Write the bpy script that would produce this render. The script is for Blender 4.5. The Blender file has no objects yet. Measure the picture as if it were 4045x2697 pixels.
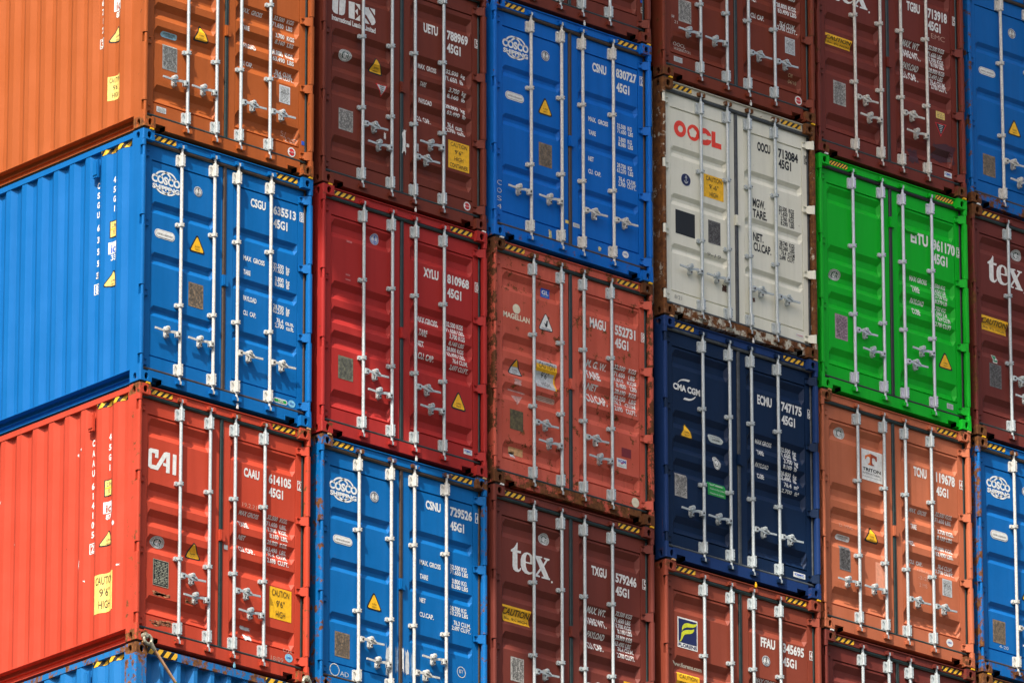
import bpy, bmesh, math, random
from mathutils import Vector, Matrix
from mathutils.geometry import tessellate_polygon

random.seed(7)
scene = bpy.context.scene
COL = scene.collection

# ---------------------------------------------------------------- camera, sky, sun
CAMERA = {'R': [0.7448783929035087, -0.6671986832836301, -0.0014480366281655233], 'U': [-0.22375409895219364, -0.251848495910134, 0.9415447086091531], 'F': [0.6285620756835224, 0.7010123052646033, 0.33688494308892514], 'cam': [-55.2695050646775, -67.6386637848822, -36.625722654932424], 'lens': 302.33528466259304}
cam_data = bpy.data.cameras.new('camera')
cam_data.sensor_width = 36.0
cam_data.lens = CAMERA['lens']
cam_data.clip_start = 1.0
cam_data.clip_end = 5000.0
cam_obj = bpy.data.objects.new('camera', cam_data)
COL.objects.link(cam_obj)
_r, _u, _f = Vector(CAMERA['R']), Vector(CAMERA['U']), Vector(CAMERA['F'])
_m = Matrix((_r, _u, -_f)).transposed().to_4x4()
_m.translation = Vector(CAMERA['cam'])
cam_obj.matrix_world = _m
scene.camera = cam_obj

SUN_DIR = Vector((-2.0, -1.0, 3.0)).normalized()          # towards the sun
SUN_EL = math.asin(SUN_DIR.z)
SUN_ROT = math.atan2(SUN_DIR.x, SUN_DIR.y)
world = bpy.data.worlds.new('World')
scene.world = world
world.use_nodes = True
wn = world.node_tree
sky = wn.nodes.new('ShaderNodeTexSky')
sky.sky_type = 'NISHITA'
sky.sun_disc = False
sky.sun_elevation = SUN_EL
sky.sun_rotation = SUN_ROT
sky.air_density = 0.8
sky.dust_density = 4.0
sky.ozone_density = 0.3
wn.nodes['Background'].inputs['Strength'].default_value = 0.15
wn.links.new(sky.outputs['Color'], wn.nodes['Background'].inputs['Color'])
sun_data = bpy.data.lights.new('sun', 'SUN')
sun_data.energy = 3.5
sun_data.angle = math.radians(0.5)
sun_data.color = (1.0, 0.95, 0.87)
sun_obj = bpy.data.objects.new('sun', sun_data)
COL.objects.link(sun_obj)
sun_obj.rotation_euler = SUN_DIR.to_track_quat('Z', 'Y').to_euler()
scene.view_settings.view_transform = 'Standard'
scene.view_settings.look = 'None'
scene.view_settings.gamma = 1.0
scene.view_settings.exposure = 0.95

# ---------------------------------------------------------------- measured layout
PLACES = {(0, 0): ((0.0058, -0.0023, -2.896), 'B'), (0, 1): ((0.0046, 0.0026, -5.8232), 'A'), (0, 2): ((-0.0043, -0.0001, -8.7505), 'B'), (1, 0): ((2.5718, 0.0034, -2.8934), 'U'), (1, 1): ((2.5691, -0.0111, -5.8207), 'B'), (1, 2): ((2.5697, -0.0097, -8.7479), 'A'), (2, -1): ((5.089, -0.0294, 0.0184), 'B'), (2, 0): ((5.0853, -0.0365, -2.9089), 'A'), (2, 1): ((5.0907, -0.0257, -5.8361), 'B'), (2, 2): ((5.089, -0.0196, -8.7633), 'B'), (3, -1): ((7.6975, -0.0405, -0.2956), 'B'), (3, 0): ((7.6915, -0.0311, -3.2228), 'A'), (3, 1): ((7.6889, -0.0305, -6.1501), 'B'), (3, 2): ((7.6845, -0.0256, -9.0773), 'B'), (4, -1): ((10.2306, 0.0117, -0.5788), 'B'), (4, 0): ((10.2345, 0.0182, -3.506), 'B'), (4, 1): ((10.2191, 0.0222, -6.4332), 'B'), (4, 2): ((10.2253, 0.0225, -9.3605), 'B'), (5, -1): ((12.7673, 0.0358, -0.5743), 'A'), (5, 0): ((12.7702, 0.0348, -3.5015), 'B'), (5, 1): ((12.7759, 0.0312, -6.4288), 'A'), (5, 2): ((12.7655, 0.0195, -9.356), 'B'), (0, 3): ((-0.0067, 0.0023, -11.6777), 'B')}
ARCS = [[(0.057, 0.076), (0.077, 0.103), (0.109, 0.127), (0.148, 0.141), (0.184, 0.142), (0.22, 0.131), (0.253, 0.11), (0.277, 0.077)], [(0.128, 0.076), (0.156, 0.109), (0.192, 0.133), (0.227, 0.143), (0.271, 0.141), (0.307, 0.125), (0.333, 0.101), (0.348, 0.076)], [(0.068, -0.06), (0.095, -0.089), (0.131, -0.106), (0.174, -0.111), (0.21, -0.105), (0.245, -0.083), (0.27, -0.059)], [(0.134, -0.062), (0.159, -0.084), (0.203, -0.103), (0.246, -0.11), (0.289, -0.099), (0.324, -0.077), (0.342, -0.059)]]
TEX = [[(-0.519, 0.37), (-0.511, 0.364), (-0.515, 0.275), (-0.461, 0.278), (-0.463, 0.249), (-0.515, 0.247), (-0.514, 0.081), (-0.507, 0.057), (-0.489, 0.054), (-0.473, 0.082), (-0.459, 0.079), (-0.471, 0.046), (-0.502, 0.024), (-0.542, 0.023), (-0.575, 0.04), (-0.588, 0.073), (-0.587, 0.243), (-0.613, 0.243), (-0.613, 0.262), (-0.562, 0.301), (-0.533, 0.343)], ('ring', [(-0.466, 0.179), (-0.45, 0.23), (-0.415, 0.267), (-0.371, 0.283), (-0.328, 0.28), (-0.293, 0.26), (-0.276, 0.22), (-0.274, 0.157), (-0.392, 0.155), (-0.388, 0.112), (-0.37, 0.072), (-0.339, 0.057), (-0.309, 0.063), (-0.27, 0.094), (-0.266, 0.079), (-0.304, 0.043), (-0.349, 0.028), (-0.405, 0.033), (-0.446, 0.064), (-0.465, 0.115)], [(-0.39, 0.171), (-0.324, 0.174), (-0.324, 0.225), (-0.337, 0.255), (-0.364, 0.263), (-0.381, 0.245), (-0.39, 0.211)]), [(-0.269, 0.273), (-0.143, 0.281), (-0.145, 0.263), (-0.171, 0.261), (-0.127, 0.199), (-0.089, 0.253), (-0.117, 0.261), (-0.117, 0.277), (-0.033, 0.277), (-0.037, 0.259), (-0.064, 0.251), (-0.113, 0.176), (-0.044, 0.06), (-0.026, 0.048), (-0.029, 0.031), (-0.154, 0.03), (-0.152, 0.047), (-0.12, 0.051), (-0.161, 0.118), (-0.212, 0.055), (-0.176, 0.049), (-0.181, 0.032), (-0.278, 0.03), (-0.276, 0.045), (-0.243, 0.052), (-0.178, 0.138), (-0.242, 0.251), (-0.269, 0.257)], [(-0.01, 0.019), (0.002, 0.029), (0.014, 0.022), (0.012, 0.008), (0.0, 0.0), (-0.01, 0.006)]]
FLORENS_F = [[(0.297, 0.333), (0.293, 0.31), (0.274, 0.289), (0.241, 0.273), (0.188, 0.263), (0.144, 0.257), (0.107, 0.241), (0.08, 0.222), (0.065, 0.196), (0.066, 0.23), (0.076, 0.263), (0.1, 0.29), (0.141, 0.307), (0.182, 0.31), (0.226, 0.309), (0.271, 0.318)], [(0.254, 0.257), (0.251, 0.232), (0.229, 0.205), (0.195, 0.189), (0.15, 0.179), (0.113, 0.166), (0.091, 0.144), (0.074, 0.112), (0.057, 0.083), (0.038, 0.067), (0.022, 0.067), (0.042, 0.091), (0.053, 0.13), (0.058, 0.177), (0.084, 0.202), (0.121, 0.219), (0.166, 0.231), (0.21, 0.238), (0.24, 0.25)]]
TRITON_T = [[(0.86, 2.31), (0.96, 2.289), (0.959, 2.231), (0.94, 2.231), (0.935, 2.252), (0.919, 2.263), (0.896, 2.265), (0.882, 2.254), (0.882, 2.202), (0.889, 2.186), (0.913, 2.18), (0.912, 2.168), (0.816, 2.167), (0.818, 2.18), (0.837, 2.187), (0.846, 2.204), (0.849, 2.255), (0.827, 2.267), (0.805, 2.263), (0.793, 2.248), (0.785, 2.228), (0.767, 2.227), (0.77, 2.27)]]
DECALS = {
 (0, 0): ([
  ('t', 1.465, 1.754, 1.764, 0.043, 'MAX.  GROSS', 'white', 'weight_lettering'),
  ('t', 1.928, 1.778, 2.214, 0.039, '32.500  KGS', 'white', 'weight_lettering'),
  ('t', 1.92, 1.705, 2.212, 0.05, '71.650  LBS', 'white', 'weight_lettering'),
  ('t', 1.448, 1.529, 1.556, 0.053, 'TARE', 'white', 'weight_lettering'),
  ('t', 1.933, 1.562, 2.205, 0.049, '3.700  KGS', 'white', 'weight_lettering'),
  ('t', 1.937, 1.494, 2.203, 0.039, '8.160  LBS', 'white', 'weight_lettering'),
  ('t', 1.451, 1.321, 1.657, 0.068, 'PAYLOAD', 'white', 'weight_lettering'),
  ('t', 1.897, 1.361, 2.219, 0.066, '28.800  KGS', 'white', 'weight_lettering'),
  ('t', 1.896, 1.28, 2.203, 0.05, '63.490  LBS', 'white', 'weight_lettering'),
  ('t', 1.457, 1.127, 1.639, 0.051, 'CU. CAP.', 'white', 'weight_lettering'),
  ('t', 1.965, 1.144, 2.209, 0.047, '76.4  CU.M.', 'white', 'weight_lettering'),
  ('t', 1.948, 1.097, 2.229, 0.05, '2.700 CU.FT.', 'white', 'weight_lettering'),
  ('oval', 0.317, 0.549, 1.185, 0.062, ['CORTEN STEEL', 'CONTAINER'], 'paleblue'),
  ('tri', [(0.879, 1.44), (0.744, 1.218), (0.986, 1.225)], 'yellow'),
  ('plate', 0.317, 0.764, 0.527, 1.055, 'metal'),
  ('label', 1.995, 0.808, 2.153, 1.015, 'palelabel'),
  ('label', 0.241, 0.24, 0.377, 0.305, 'palelabel'),
  ('disc', 2.178, 0.256, 0.056, 'chc'),
  ('rect', 2.32, 0.381, 2.362, 0.427, 'signblue', 'blue_tag'),
  ('t', 2.052, 0.433, 2.132, 0.062, '5/', 'chalk', 'chalk_writing'),
  ('t', 2.087, 0.367, 2.274, 0.069, '22B', 'chalk', 'chalk_writing'),
 ],
  [('v', (0.788, 1.67), (0.78, 1.346), 0.067, '6712'),
  ('vbox', (0.785, 1.19), 0.042, 0.057, '3'),
  ('ic', 0.586, 1.414, 0.452, 1.643, '87'),
  ('stri', [(0.503, 1.338), (0.662, 1.145), (0.443, 1.12)]),
  ('scaution', 0.649, 0.46, 0.446, 0.742),
  ]),
 (0, 1): ([
  ('cosco', 0.193, 2.353, 0.596),
  ('disc', 0.852, 2.387, 0.059, 'seal'),
  ('oval', 0.246, 0.532, 1.768, 0.102, ['CORTEN or EQUIVALENT'], 'ovalwhite'),
  ('tri', [(0.848, 1.895), (0.727, 1.671), (0.966, 1.675)], 'yellow'),
  ('plate', 0.731, 1.038, 0.94, 1.316, 'browned'),
  ('t', 1.603, 2.407, 1.819, 0.093, 'CSGU', 'white', 'container_number'),
  ('t', 1.93, 2.399, 2.256, 0.095, '635513', 'white', 'container_number'),
  ('boxd', 2.306, 2.4, 2.369, 2.512, '8'),
  ('t', 1.932, 2.244, 2.134, 0.095, '45G1', 'white', 'container_number'),
  ('t', 1.505, 1.756, 1.81, 0.055, 'MAX  GROSS', 'white', 'weight_lettering'),
  ('t', 1.933, 1.778, 2.168, 0.05, '32.500  kg', 'white', 'weight_lettering'),
  ('t', 1.934, 1.726, 2.157, 0.047, '71.650  lb', 'white', 'weight_lettering'),
  ('t', 1.507, 1.593, 1.609, 0.055, 'TARE', 'white', 'weight_lettering'),
  ('t', 1.961, 1.624, 2.17, 0.05, '3.800  kg', 'white', 'weight_lettering'),
  ('t', 1.958, 1.567, 2.165, 0.048, '8.380  lb', 'white', 'weight_lettering'),
  ('t', 1.508, 1.29, 1.698, 0.055, 'PAYLOAD', 'white', 'weight_lettering'),
  ('t', 1.938, 1.3, 2.173, 0.05, '28.700  kg', 'white', 'weight_lettering'),
  ('t', 1.934, 1.25, 2.162, 0.047, '63.270  lb', 'white', 'weight_lettering'),
  ('t', 1.51, 1.122, 1.692, 0.052, 'CU.  CAP.', 'white', 'weight_lettering'),
  ('t', 1.987, 1.145, 2.236, 0.05, '76.4  cu.m.', 'white', 'weight_lettering'),
  ('t', 1.963, 1.087, 2.237, 0.05, '2.700  cu.ft.', 'white', 'weight_lettering'),
  ('oval', 1.948, 2.15, 0.244, 0.057, ['CHINA'], 'greenoval'),
  ('disc', 2.213, 0.249, 0.05, 'dfic'),
 ],
  [('v', (0.81, 2.454), (0.811, 2.115), 0.068, 'CSGU'),
  ('v', (0.804, 1.961), (0.799, 1.414), 0.068, '63551'),
  ('v', (0.812, 1.412), (0.812, 1.412), 0.067, '3'),
  ('vbox', (0.815, 1.255), 0.037, 0.061, '8'),
  ('v', (0.535, 2.45), (0.533, 2.116), 0.066, '45G1'),
  ('s29', 0.596, 1.781, 0.48, 1.979),
  ('ic', 0.607, 1.511, 0.478, 1.732, '33'),
  ('stri', [(0.519, 1.423), (0.68, 1.227), (0.462, 1.201)]),
  ]),
 (0, 2): ([
  ('polys', 'white', [[(0.211, 2.196), (0.236, 2.215), (0.349, 2.219), (0.345, 2.123), (0.298, 2.121), (0.302, 2.168), (0.256, 2.168), (0.255, 2.033), (0.317, 2.035), (0.424, 2.205), (0.452, 2.217), (0.509, 2.219), (0.506, 1.987), (0.455, 1.983), (0.456, 2.054), (0.412, 2.054), (0.414, 2.088), (0.456, 2.09), (0.458, 2.163), (0.342, 1.986), (0.239, 1.986), (0.205, 2.004)], [(0.548, 2.215), (0.6, 2.217), (0.595, 1.984), (0.545, 1.983)]]),
  ('t', 1.549, 2.195, 1.768, 0.095, 'CAAU', 'white', 'container_number'),
  ('t', 1.903, 2.198, 2.221, 0.098, '614105', 'white', 'container_number'),
  ('boxd', 2.307, 2.2, 2.375, 2.311, '2'),
  ('t', 1.905, 2.048, 2.108, 0.097, '45G1', 'white', 'container_number'),
  ('t', 1.512, 1.759, 1.785, 0.042, 'MAX GROSS', 'white', 'weight_lettering'),
  ('t', 1.9, 1.79, 2.185, 0.039, '32.500  KGS.', 'white', 'weight_lettering'),
  ('t', 1.909, 1.724, 2.193, 0.045, '71.650  LBS.', 'white', 'weight_lettering'),
  ('t', 1.491, 1.611, 1.628, 0.068, 'TARE', 'white', 'weight_lettering'),
  ('t', 1.921, 1.653, 2.199, 0.049, '3.700  KGS.', 'white', 'weight_lettering'),
  ('t', 1.921, 1.575, 2.181, 0.052, '8.160  LBS.', 'white', 'weight_lettering'),
  ('t', 1.496, 1.473, 1.592, 0.043, 'NET', 'white', 'weight_lettering'),
  ('t', 1.894, 1.501, 2.177, 0.041, '28.800  KGS.', 'white', 'weight_lettering'),
  ('t', 1.908, 1.431, 2.193, 0.044, '63.490  LBS.', 'white', 'weight_lettering'),
  ('t', 1.495, 1.329, 1.714, 0.063, 'CU. CAP.', 'white', 'weight_lettering'),
  ('t', 1.923, 1.371, 2.195, 0.046, '76.4  CU.M.', 'white', 'weight_lettering'),
  ('t', 1.891, 1.289, 2.193, 0.052, '2.698  CU.FT.', 'white', 'weight_lettering'),
  ('bv', 0.273, 1.113, 0.471, 1.251),
  ('tri', [(0.856, 1.297), (0.756, 1.098), (0.999, 1.109)], 'yellow'),
  ('plate', 0.291, 0.686, 0.507, 0.98, 'blackplate'),
  ('caution', 1.926, 0.668, 2.238, 1.023, ['CAUTION', '9\'6"', 'HIGH'], 'yellow'),
  ('disc', 2.205, 0.263, 0.055, 'dfic'),
  ('rect', 1.274, 1.301, 1.329, 1.352, 'ovalwhite', 'white_tag'),
  ('scrap', 1.565, 0.333, 1.688, 0.418, 'ovalwhite'),
  ('scrap', 1.536, 0.455, 1.704, 0.504, 'palelabel'),
  ('scratch', 0.231, 0.249, 0.544, 0.313, 'scrape'),
  ('scratch', 0.279, 0.584, 0.521, 0.612, 'scrape'),
  ('scratch', 0.745, 0.578, 0.862, 0.633, 'scrape'),
  ('t', 1.953, 0.191, 2.127, 0.052, '18/09', 'chalk', 'chalk_writing'),
  ('t', 1.534, 1.845, 1.735, 0.05, '19.2.21', 'chalk', 'chalk_writing'),
  ('t', 2.126, 0.319, 2.254, 0.041, 'COX', 'chalk', 'chalk_writing'),
 ],
  [('v', (0.818, 2.411), (0.816, 2.068), 0.07, 'CAAU'),
  ('v', (0.818, 1.919), (0.814, 1.37), 0.07, '614105'),
  ('vbox', (0.813, 1.214), 0.039, 0.06, '2'),
  ('v', (0.536, 2.411), (0.537, 2.065), 0.066, '45G1'),
  ('s29', 0.608, 1.741, 0.489, 1.933),
  ('ic', 0.614, 1.471, 0.48, 1.681, '87'),
  ('stri', [(0.53, 1.372), (0.68, 1.179), (0.462, 1.183)]),
  ('scaution', 0.739, 0.435, 0.426, 0.873),
  ('chip', (0.442, 1.407), 0.036, 0.036),
  ('chip', (1.077, 2.34), 0.017, 0.018),
  ('chip', (0.991, 2.374), 0.014, 0.018),
  ('chip', (0.345, 0.913), 0.028, 0.016),
  ('chip', (0.92, 0.865), 0.017, 0.018),
  ('chip', (1.011, 1.066), 0.017, 0.056),
  ('chip', (2.136, 1.579), 0.017, 0.012),
  ('chip', (2.388, 2.127), 0.019, 0.02),
  ('chip', (1.101, 0.165), 0.028, 0.016),
  ]),
 (1, 0): ([
  ('polys', 'white', [[(0.205, 2.33), (0.291, 2.336), (0.281, 2.076), (0.251, 2.074), (0.217, 2.085), (0.197, 2.115)], [(0.309, 2.339), (0.401, 2.345), (0.385, 2.12), (0.37, 2.093), (0.342, 2.078), (0.297, 2.076)], [(0.441, 2.276), (0.529, 2.281), (0.529, 2.078), (0.442, 2.074)], [(0.534, 2.274), (0.61, 2.278), (0.611, 2.208)], [(0.534, 2.181), (0.576, 2.221), (0.577, 2.137)], [(0.533, 2.076), (0.61, 2.153), (0.61, 2.078)], [(0.629, 2.215), (0.642, 2.242), (0.667, 2.262), (0.698, 2.27), (0.739, 2.277), (0.742, 2.258), (0.799, 2.199), (0.831, 2.157), (0.838, 2.123), (0.819, 2.092), (0.791, 2.077), (0.772, 2.079), (0.775, 2.091), (0.699, 2.178), (0.655, 2.181)], [(0.754, 2.277), (0.829, 2.278), (0.828, 2.204)], [(0.655, 2.153), (0.699, 2.129), (0.75, 2.079), (0.655, 2.072)]]),
  ('t', 0.194, 1.991, 0.839, 0.06, 'International Leasing Limited', 'white', 'shipping_logo'),
  ('t', 1.556, 2.206, 1.77, 0.106, 'UETU', 'white', 'container_number'),
  ('t', 1.907, 2.208, 2.222, 0.104, '788969', 'white', 'container_number'),
  ('boxd', 2.322, 2.208, 2.392, 2.318, '5'),
  ('t', 1.907, 2.054, 2.113, 0.103, '45G1', 'white', 'container_number'),
  ('t', 1.508, 1.766, 1.783, 0.055, 'MAX  GROSS', 'white', 'weight_lettering'),
  ('t', 1.927, 1.811, 2.213, 0.043, '32.500  kg', 'white', 'weight_lettering'),
  ('t', 1.904, 1.72, 2.183, 0.06, '71.650  lb', 'white', 'weight_lettering'),
  ('t', 1.525, 1.558, 1.618, 0.042, 'TARE', 'white', 'weight_lettering'),
  ('t', 1.948, 1.588, 2.202, 0.043, '3.700  kg', 'white', 'weight_lettering'),
  ('t', 1.945, 1.523, 2.213, 0.044, '8.160  lb', 'white', 'weight_lettering'),
  ('t', 1.484, 1.333, 1.681, 0.053, 'PAYLOAD', 'white', 'weight_lettering'),
  ('t', 1.887, 1.374, 2.179, 0.05, '28.800  kg', 'white', 'weight_lettering'),
  ('t', 1.91, 1.306, 2.191, 0.041, '63.490  lb', 'white', 'weight_lettering'),
  ('t', 1.468, 1.116, 1.678, 0.067, 'CU.  CAP.', 'white', 'weight_lettering'),
  ('t', 1.952, 1.161, 2.182, 0.059, '76.4  cu.m.', 'white', 'weight_lettering'),
  ('t', 1.909, 1.092, 2.179, 0.056, '2.700  cu.ft.', 'white', 'weight_lettering'),
  ('caution', 1.929, 0.667, 2.243, 0.999, ['CAUTION', '9\'6"', 'HIGH', 'CONTAINER'], 'yellow'),
  ('bv', 0.302, 1.549, 0.493, 1.686),
  ('tri', [(0.851, 1.722), (0.752, 1.522), (0.992, 1.521)], 'yellow'),
  ('itri', [(0.843, 1.4), (1.017, 1.407), (0.947, 1.265)], 'redwhite'),
  ('plate', 0.302, 0.715, 0.513, 0.966, 'lightplate'),
  ('scrap', 1.216, 0.638, 1.282, 0.964, 'ovalwhite', 0.05),
  ('scrap', 0.967, 0.752, 1.004, 0.854, 'ovalwhite'),
  ('scrap', 1.295, 0.747, 1.347, 0.793, 'ovalwhite'),
  ('scrap', 1.458, 0.725, 1.491, 0.842, 'palelabel'),
  ('disc', 2.209, 0.266, 0.051, 'chc'),
 ],
  []),
 (1, 1): ([
  ('disc', 0.858, 2.468, 0.064, 'sealblue'),
  ('t', 1.552, 2.196, 1.774, 0.102, 'XYLU', 'white', 'container_number'),
  ('t', 1.905, 2.202, 2.229, 0.099, '810968', 'white', 'container_number'),
  ('boxd', 2.315, 2.19, 2.384, 2.308, '0'),
  ('t', 1.905, 2.038, 2.115, 0.102, '45G1', 'white', 'container_number'),
  ('t', 1.478, 1.649, 1.793, 0.072, 'MAX.GROSS', 'white', 'weight_lettering'),
  ('t', 1.926, 1.704, 2.174, 0.056, '32.500 KGS', 'white', 'weight_lettering'),
  ('t', 1.9, 1.626, 2.174, 0.059, '71.650 LBS', 'white', 'weight_lettering'),
  ('t', 1.488, 1.494, 1.612, 0.065, 'TARE', 'white', 'weight_lettering'),
  ('t', 1.94, 1.553, 2.167, 0.054, '3,700 KGS', 'white', 'weight_lettering'),
  ('t', 1.944, 1.485, 2.166, 0.039, '8,160 LBS', 'white', 'weight_lettering'),
  ('t', 1.479, 1.364, 1.591, 0.072, 'NET', 'white', 'weight_lettering'),
  ('t', 1.933, 1.419, 2.183, 0.049, '28,800 KGS', 'white', 'weight_lettering'),
  ('t', 1.922, 1.345, 2.185, 0.058, '63,490 LBS', 'white', 'weight_lettering'),
  ('t', 1.479, 1.216, 1.713, 0.063, 'CU. CAP.', 'white', 'weight_lettering'),
  ('t', 1.986, 1.272, 2.208, 0.05, '76.4 CU.M.', 'white', 'weight_lettering'),
  ('t', 1.957, 1.2, 2.23, 0.045, '2,697 CU.FT.', 'white', 'weight_lettering'),
  ('plate', 0.305, 0.702, 0.523, 0.97, 'oliveplate'),
  ('tri', [(2.073, 0.965), (1.953, 0.737), (2.196, 0.736)], 'yellow'),
  ('logolabel', 2.149, 0.241, 2.275, 0.303, 'CIMC'),
  ('rect', 0.416, 2.321, 0.497, 2.345, 'scuff', 'scuffed_patch'),
  ('rect', 0.408, 1.928, 0.471, 1.949, 'scuff', 'scuffed_patch'),
  ('rect', 0.405, 1.874, 0.483, 1.888, 'scuff', 'scuffed_patch'),
 ],
  []),
 (1, 2): ([
  ('cosco', 0.187, 2.332, 0.59),
  ('disc', 0.842, 2.368, 0.062, 'seal'),
  ('oval', 0.245, 0.525, 1.764, 0.096, ['CORTEN or EQUIVALENT'], 'ovalwhite'),
  ('tri', [(0.841, 1.278), (0.725, 1.062), (0.966, 1.059)], 'yellow'),
  ('plate', 0.279, 0.425, 0.495, 0.708, 'browned'),
  ('t', 1.593, 2.404, 1.812, 0.094, 'CSNU', 'white', 'container_number'),
  ('t', 1.952, 2.404, 2.276, 0.097, '729526', 'white', 'container_number'),
  ('boxd', 2.32, 2.395, 2.387, 2.512, '4'),
  ('t', 1.952, 2.24, 2.159, 0.095, '45G1', 'white', 'container_number'),
  ('t', 1.506, 1.737, 1.814, 0.055, 'MAX. GROSS', 'white', 'weight_lettering'),
  ('t', 1.953, 1.784, 2.196, 0.05, '32.500 KG', 'white', 'weight_lettering'),
  ('t', 1.953, 1.728, 2.216, 0.047, '71.650 LBS', 'white', 'weight_lettering'),
  ('t', 1.506, 1.574, 1.629, 0.055, 'TARE', 'white', 'weight_lettering'),
  ('t', 1.98, 1.623, 2.196, 0.05, '3.800 KG', 'white', 'weight_lettering'),
  ('t', 1.973, 1.565, 2.216, 0.047, '8.380 LBS', 'white', 'weight_lettering'),
  ('t', 1.504, 1.301, 1.596, 0.052, 'NET', 'white', 'weight_lettering'),
  ('t', 1.95, 1.306, 2.193, 0.049, '28.700 KG', 'white', 'weight_lettering'),
  ('t', 1.95, 1.252, 2.216, 0.047, '63.270 LBS', 'white', 'weight_lettering'),
  ('t', 1.504, 1.136, 1.712, 0.052, 'CU.CAP.', 'white', 'weight_lettering'),
  ('t', 2.007, 1.144, 2.256, 0.05, '76.3 CU.M.', 'white', 'weight_lettering'),
  ('t', 1.98, 1.084, 2.256, 0.047, '2.697 CU.FT.', 'white', 'weight_lettering'),
  ('ring', 0.276, 0.263, 0.071),
  ('t', 0.357, 0.21, 0.48, 0.056, 'AD', 'chalkw', 'chalk_writing'),
  ('ring', 2.12, 0.618, 0.064),
  ('t', 2.09, 0.604, 2.15, 0.047, 'BY', 'chalkw', 'chalk_writing'),
  ('scrap', 1.014, 0.316, 1.081, 0.733, 'palelabel'),
  ('scrap', 1.145, 0.391, 1.199, 0.737, 'scuffblue'),
  ('scrap', 1.23, 0.4, 1.264, 0.721, 'ovalwhite', 0.05),
  ('scrap', 1.286, 0.395, 1.362, 0.72, 'palelabel'),
  ('scrap', 1.374, 0.398, 1.424, 0.692, 'scuffblue'),
 ],
  []),
 (2, -1): ([
  ('rect', 2.337, 0.517, 2.384, 0.553, 'signblue', 'blue_tag'),
  ('t', 2.344, 0.388, 2.379, 0.075, 'B', 'chalkw', 'chalk_writing'),
 ],
  []),
 (2, 0): ([
  ('cosco', 0.197, 2.35, 0.597),
  ('disc', 0.855, 2.39, 0.062, 'seal'),
  ('oval', 0.241, 0.525, 1.766, 0.097, ['CORTEN or EQUIVALENT'], 'ovalwhite'),
  ('tri', [(0.848, 1.891), (0.73, 1.662), (0.97, 1.664)], 'yellow'),
  ('plate', 0.75, 1.037, 0.951, 1.317, 'browned'),
  ('t', 1.58, 2.4, 1.797, 0.1, 'CSNU', 'white', 'container_number'),
  ('t', 1.947, 2.419, 2.268, 0.101, '830727', 'white', 'container_number'),
  ('boxd', 2.314, 2.407, 2.377, 2.524, '2'),
  ('t', 1.953, 2.247, 2.155, 0.103, '45G1', 'white', 'container_number'),
  ('t', 1.515, 1.771, 1.821, 0.054, 'MAX.  GROSS', 'white', 'weight_lettering'),
  ('t', 1.96, 1.801, 2.189, 0.052, '32.500  KG', 'white', 'weight_lettering'),
  ('t', 1.963, 1.74, 2.207, 0.049, '71.650  LBS', 'white', 'weight_lettering'),
  ('t', 1.516, 1.607, 1.63, 0.054, 'TARE', 'white', 'weight_lettering'),
  ('t', 1.982, 1.641, 2.189, 0.051, '3.800  KG', 'white', 'weight_lettering'),
  ('t', 1.978, 1.582, 2.206, 0.048, '8.380  LBS', 'white', 'weight_lettering'),
  ('t', 1.512, 1.284, 1.594, 0.054, 'NET', 'white', 'weight_lettering'),
  ('t', 1.956, 1.317, 2.19, 0.051, '28.700  KG', 'white', 'weight_lettering'),
  ('t', 1.955, 1.256, 2.206, 0.05, '63.270  LBS', 'white', 'weight_lettering'),
  ('t', 1.513, 1.129, 1.705, 0.052, 'CU.  CAP.', 'white', 'weight_lettering'),
  ('t', 1.98, 1.152, 2.249, 0.053, '76.4  CU.M.', 'white', 'weight_lettering'),
  ('t', 1.976, 1.094, 2.252, 0.05, '2.700  CU.FT.', 'white', 'weight_lettering'),
  ('vd', (0.148, 0.672), (0.144, 0.385), 0.058, 'COS4', 'chalkw'),
  ('rect', 1.151, 0.433, 1.216, 0.472, 'fadedyellow', 'yellow_tag'),
  ('label', 1.268, 0.418, 1.373, 0.468, 'palelabel'),
  ('scrap', 0.893, 0.183, 0.948, 0.295, 'paleyellow'),
  ('scrap', 1.652, 0.216, 1.704, 0.277, 'paleyellow'),
  ('disc', 2.077, 0.276, 0.049, 'dficw'),
 ],
  []),
 (2, 1): ([
  ('gl', 0.812, 2.402, 0.947, 2.508),
  ('disc', 0.41, 2.149, 0.057, 'moon'),
  ('t', 0.212, 2.019, 0.61, 0.062, 'MAGELLAN', 'cream', 'shipping_logo'),
  ('tri', [(0.851, 2.22), (0.733, 1.988), (0.975, 1.994)], 'whitecaution'),
  ('t', 1.527, 2.207, 1.775, 0.109, 'MAGU', 'white', 'container_number'),
  ('t', 1.911, 2.207, 2.229, 0.11, '552731', 'white', 'container_number'),
  ('boxd', 2.314, 2.208, 2.389, 2.32, '8'),
  ('t', 1.91, 2.054, 2.119, 0.107, '45G1', 'white', 'container_number'),
  ('t', 1.504, 1.738, 1.802, 0.07, 'M. G. W.', 'white', 'weight_lettering'),
  ('t', 1.907, 1.796, 2.241, 0.045, '32.500   KGS', 'white', 'weight_lettering'),
  ('t', 1.927, 1.724, 2.246, 0.051, '71.650   LBS', 'white', 'weight_lettering'),
  ('t', 1.465, 1.585, 1.693, 0.104, 'TARE', 'white', 'weight_lettering'),
  ('t', 1.921, 1.657, 2.258, 0.046, '3.810   KGS', 'white', 'weight_lettering'),
  ('t', 1.927, 1.577, 2.244, 0.059, '8.400   LBS', 'white', 'weight_lettering'),
  ('t', 1.502, 1.46, 1.656, 0.065, 'NET', 'white', 'weight_lettering'),
  ('t', 1.908, 1.504, 2.236, 0.046, '28.690   KGS', 'white', 'weight_lettering'),
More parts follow.
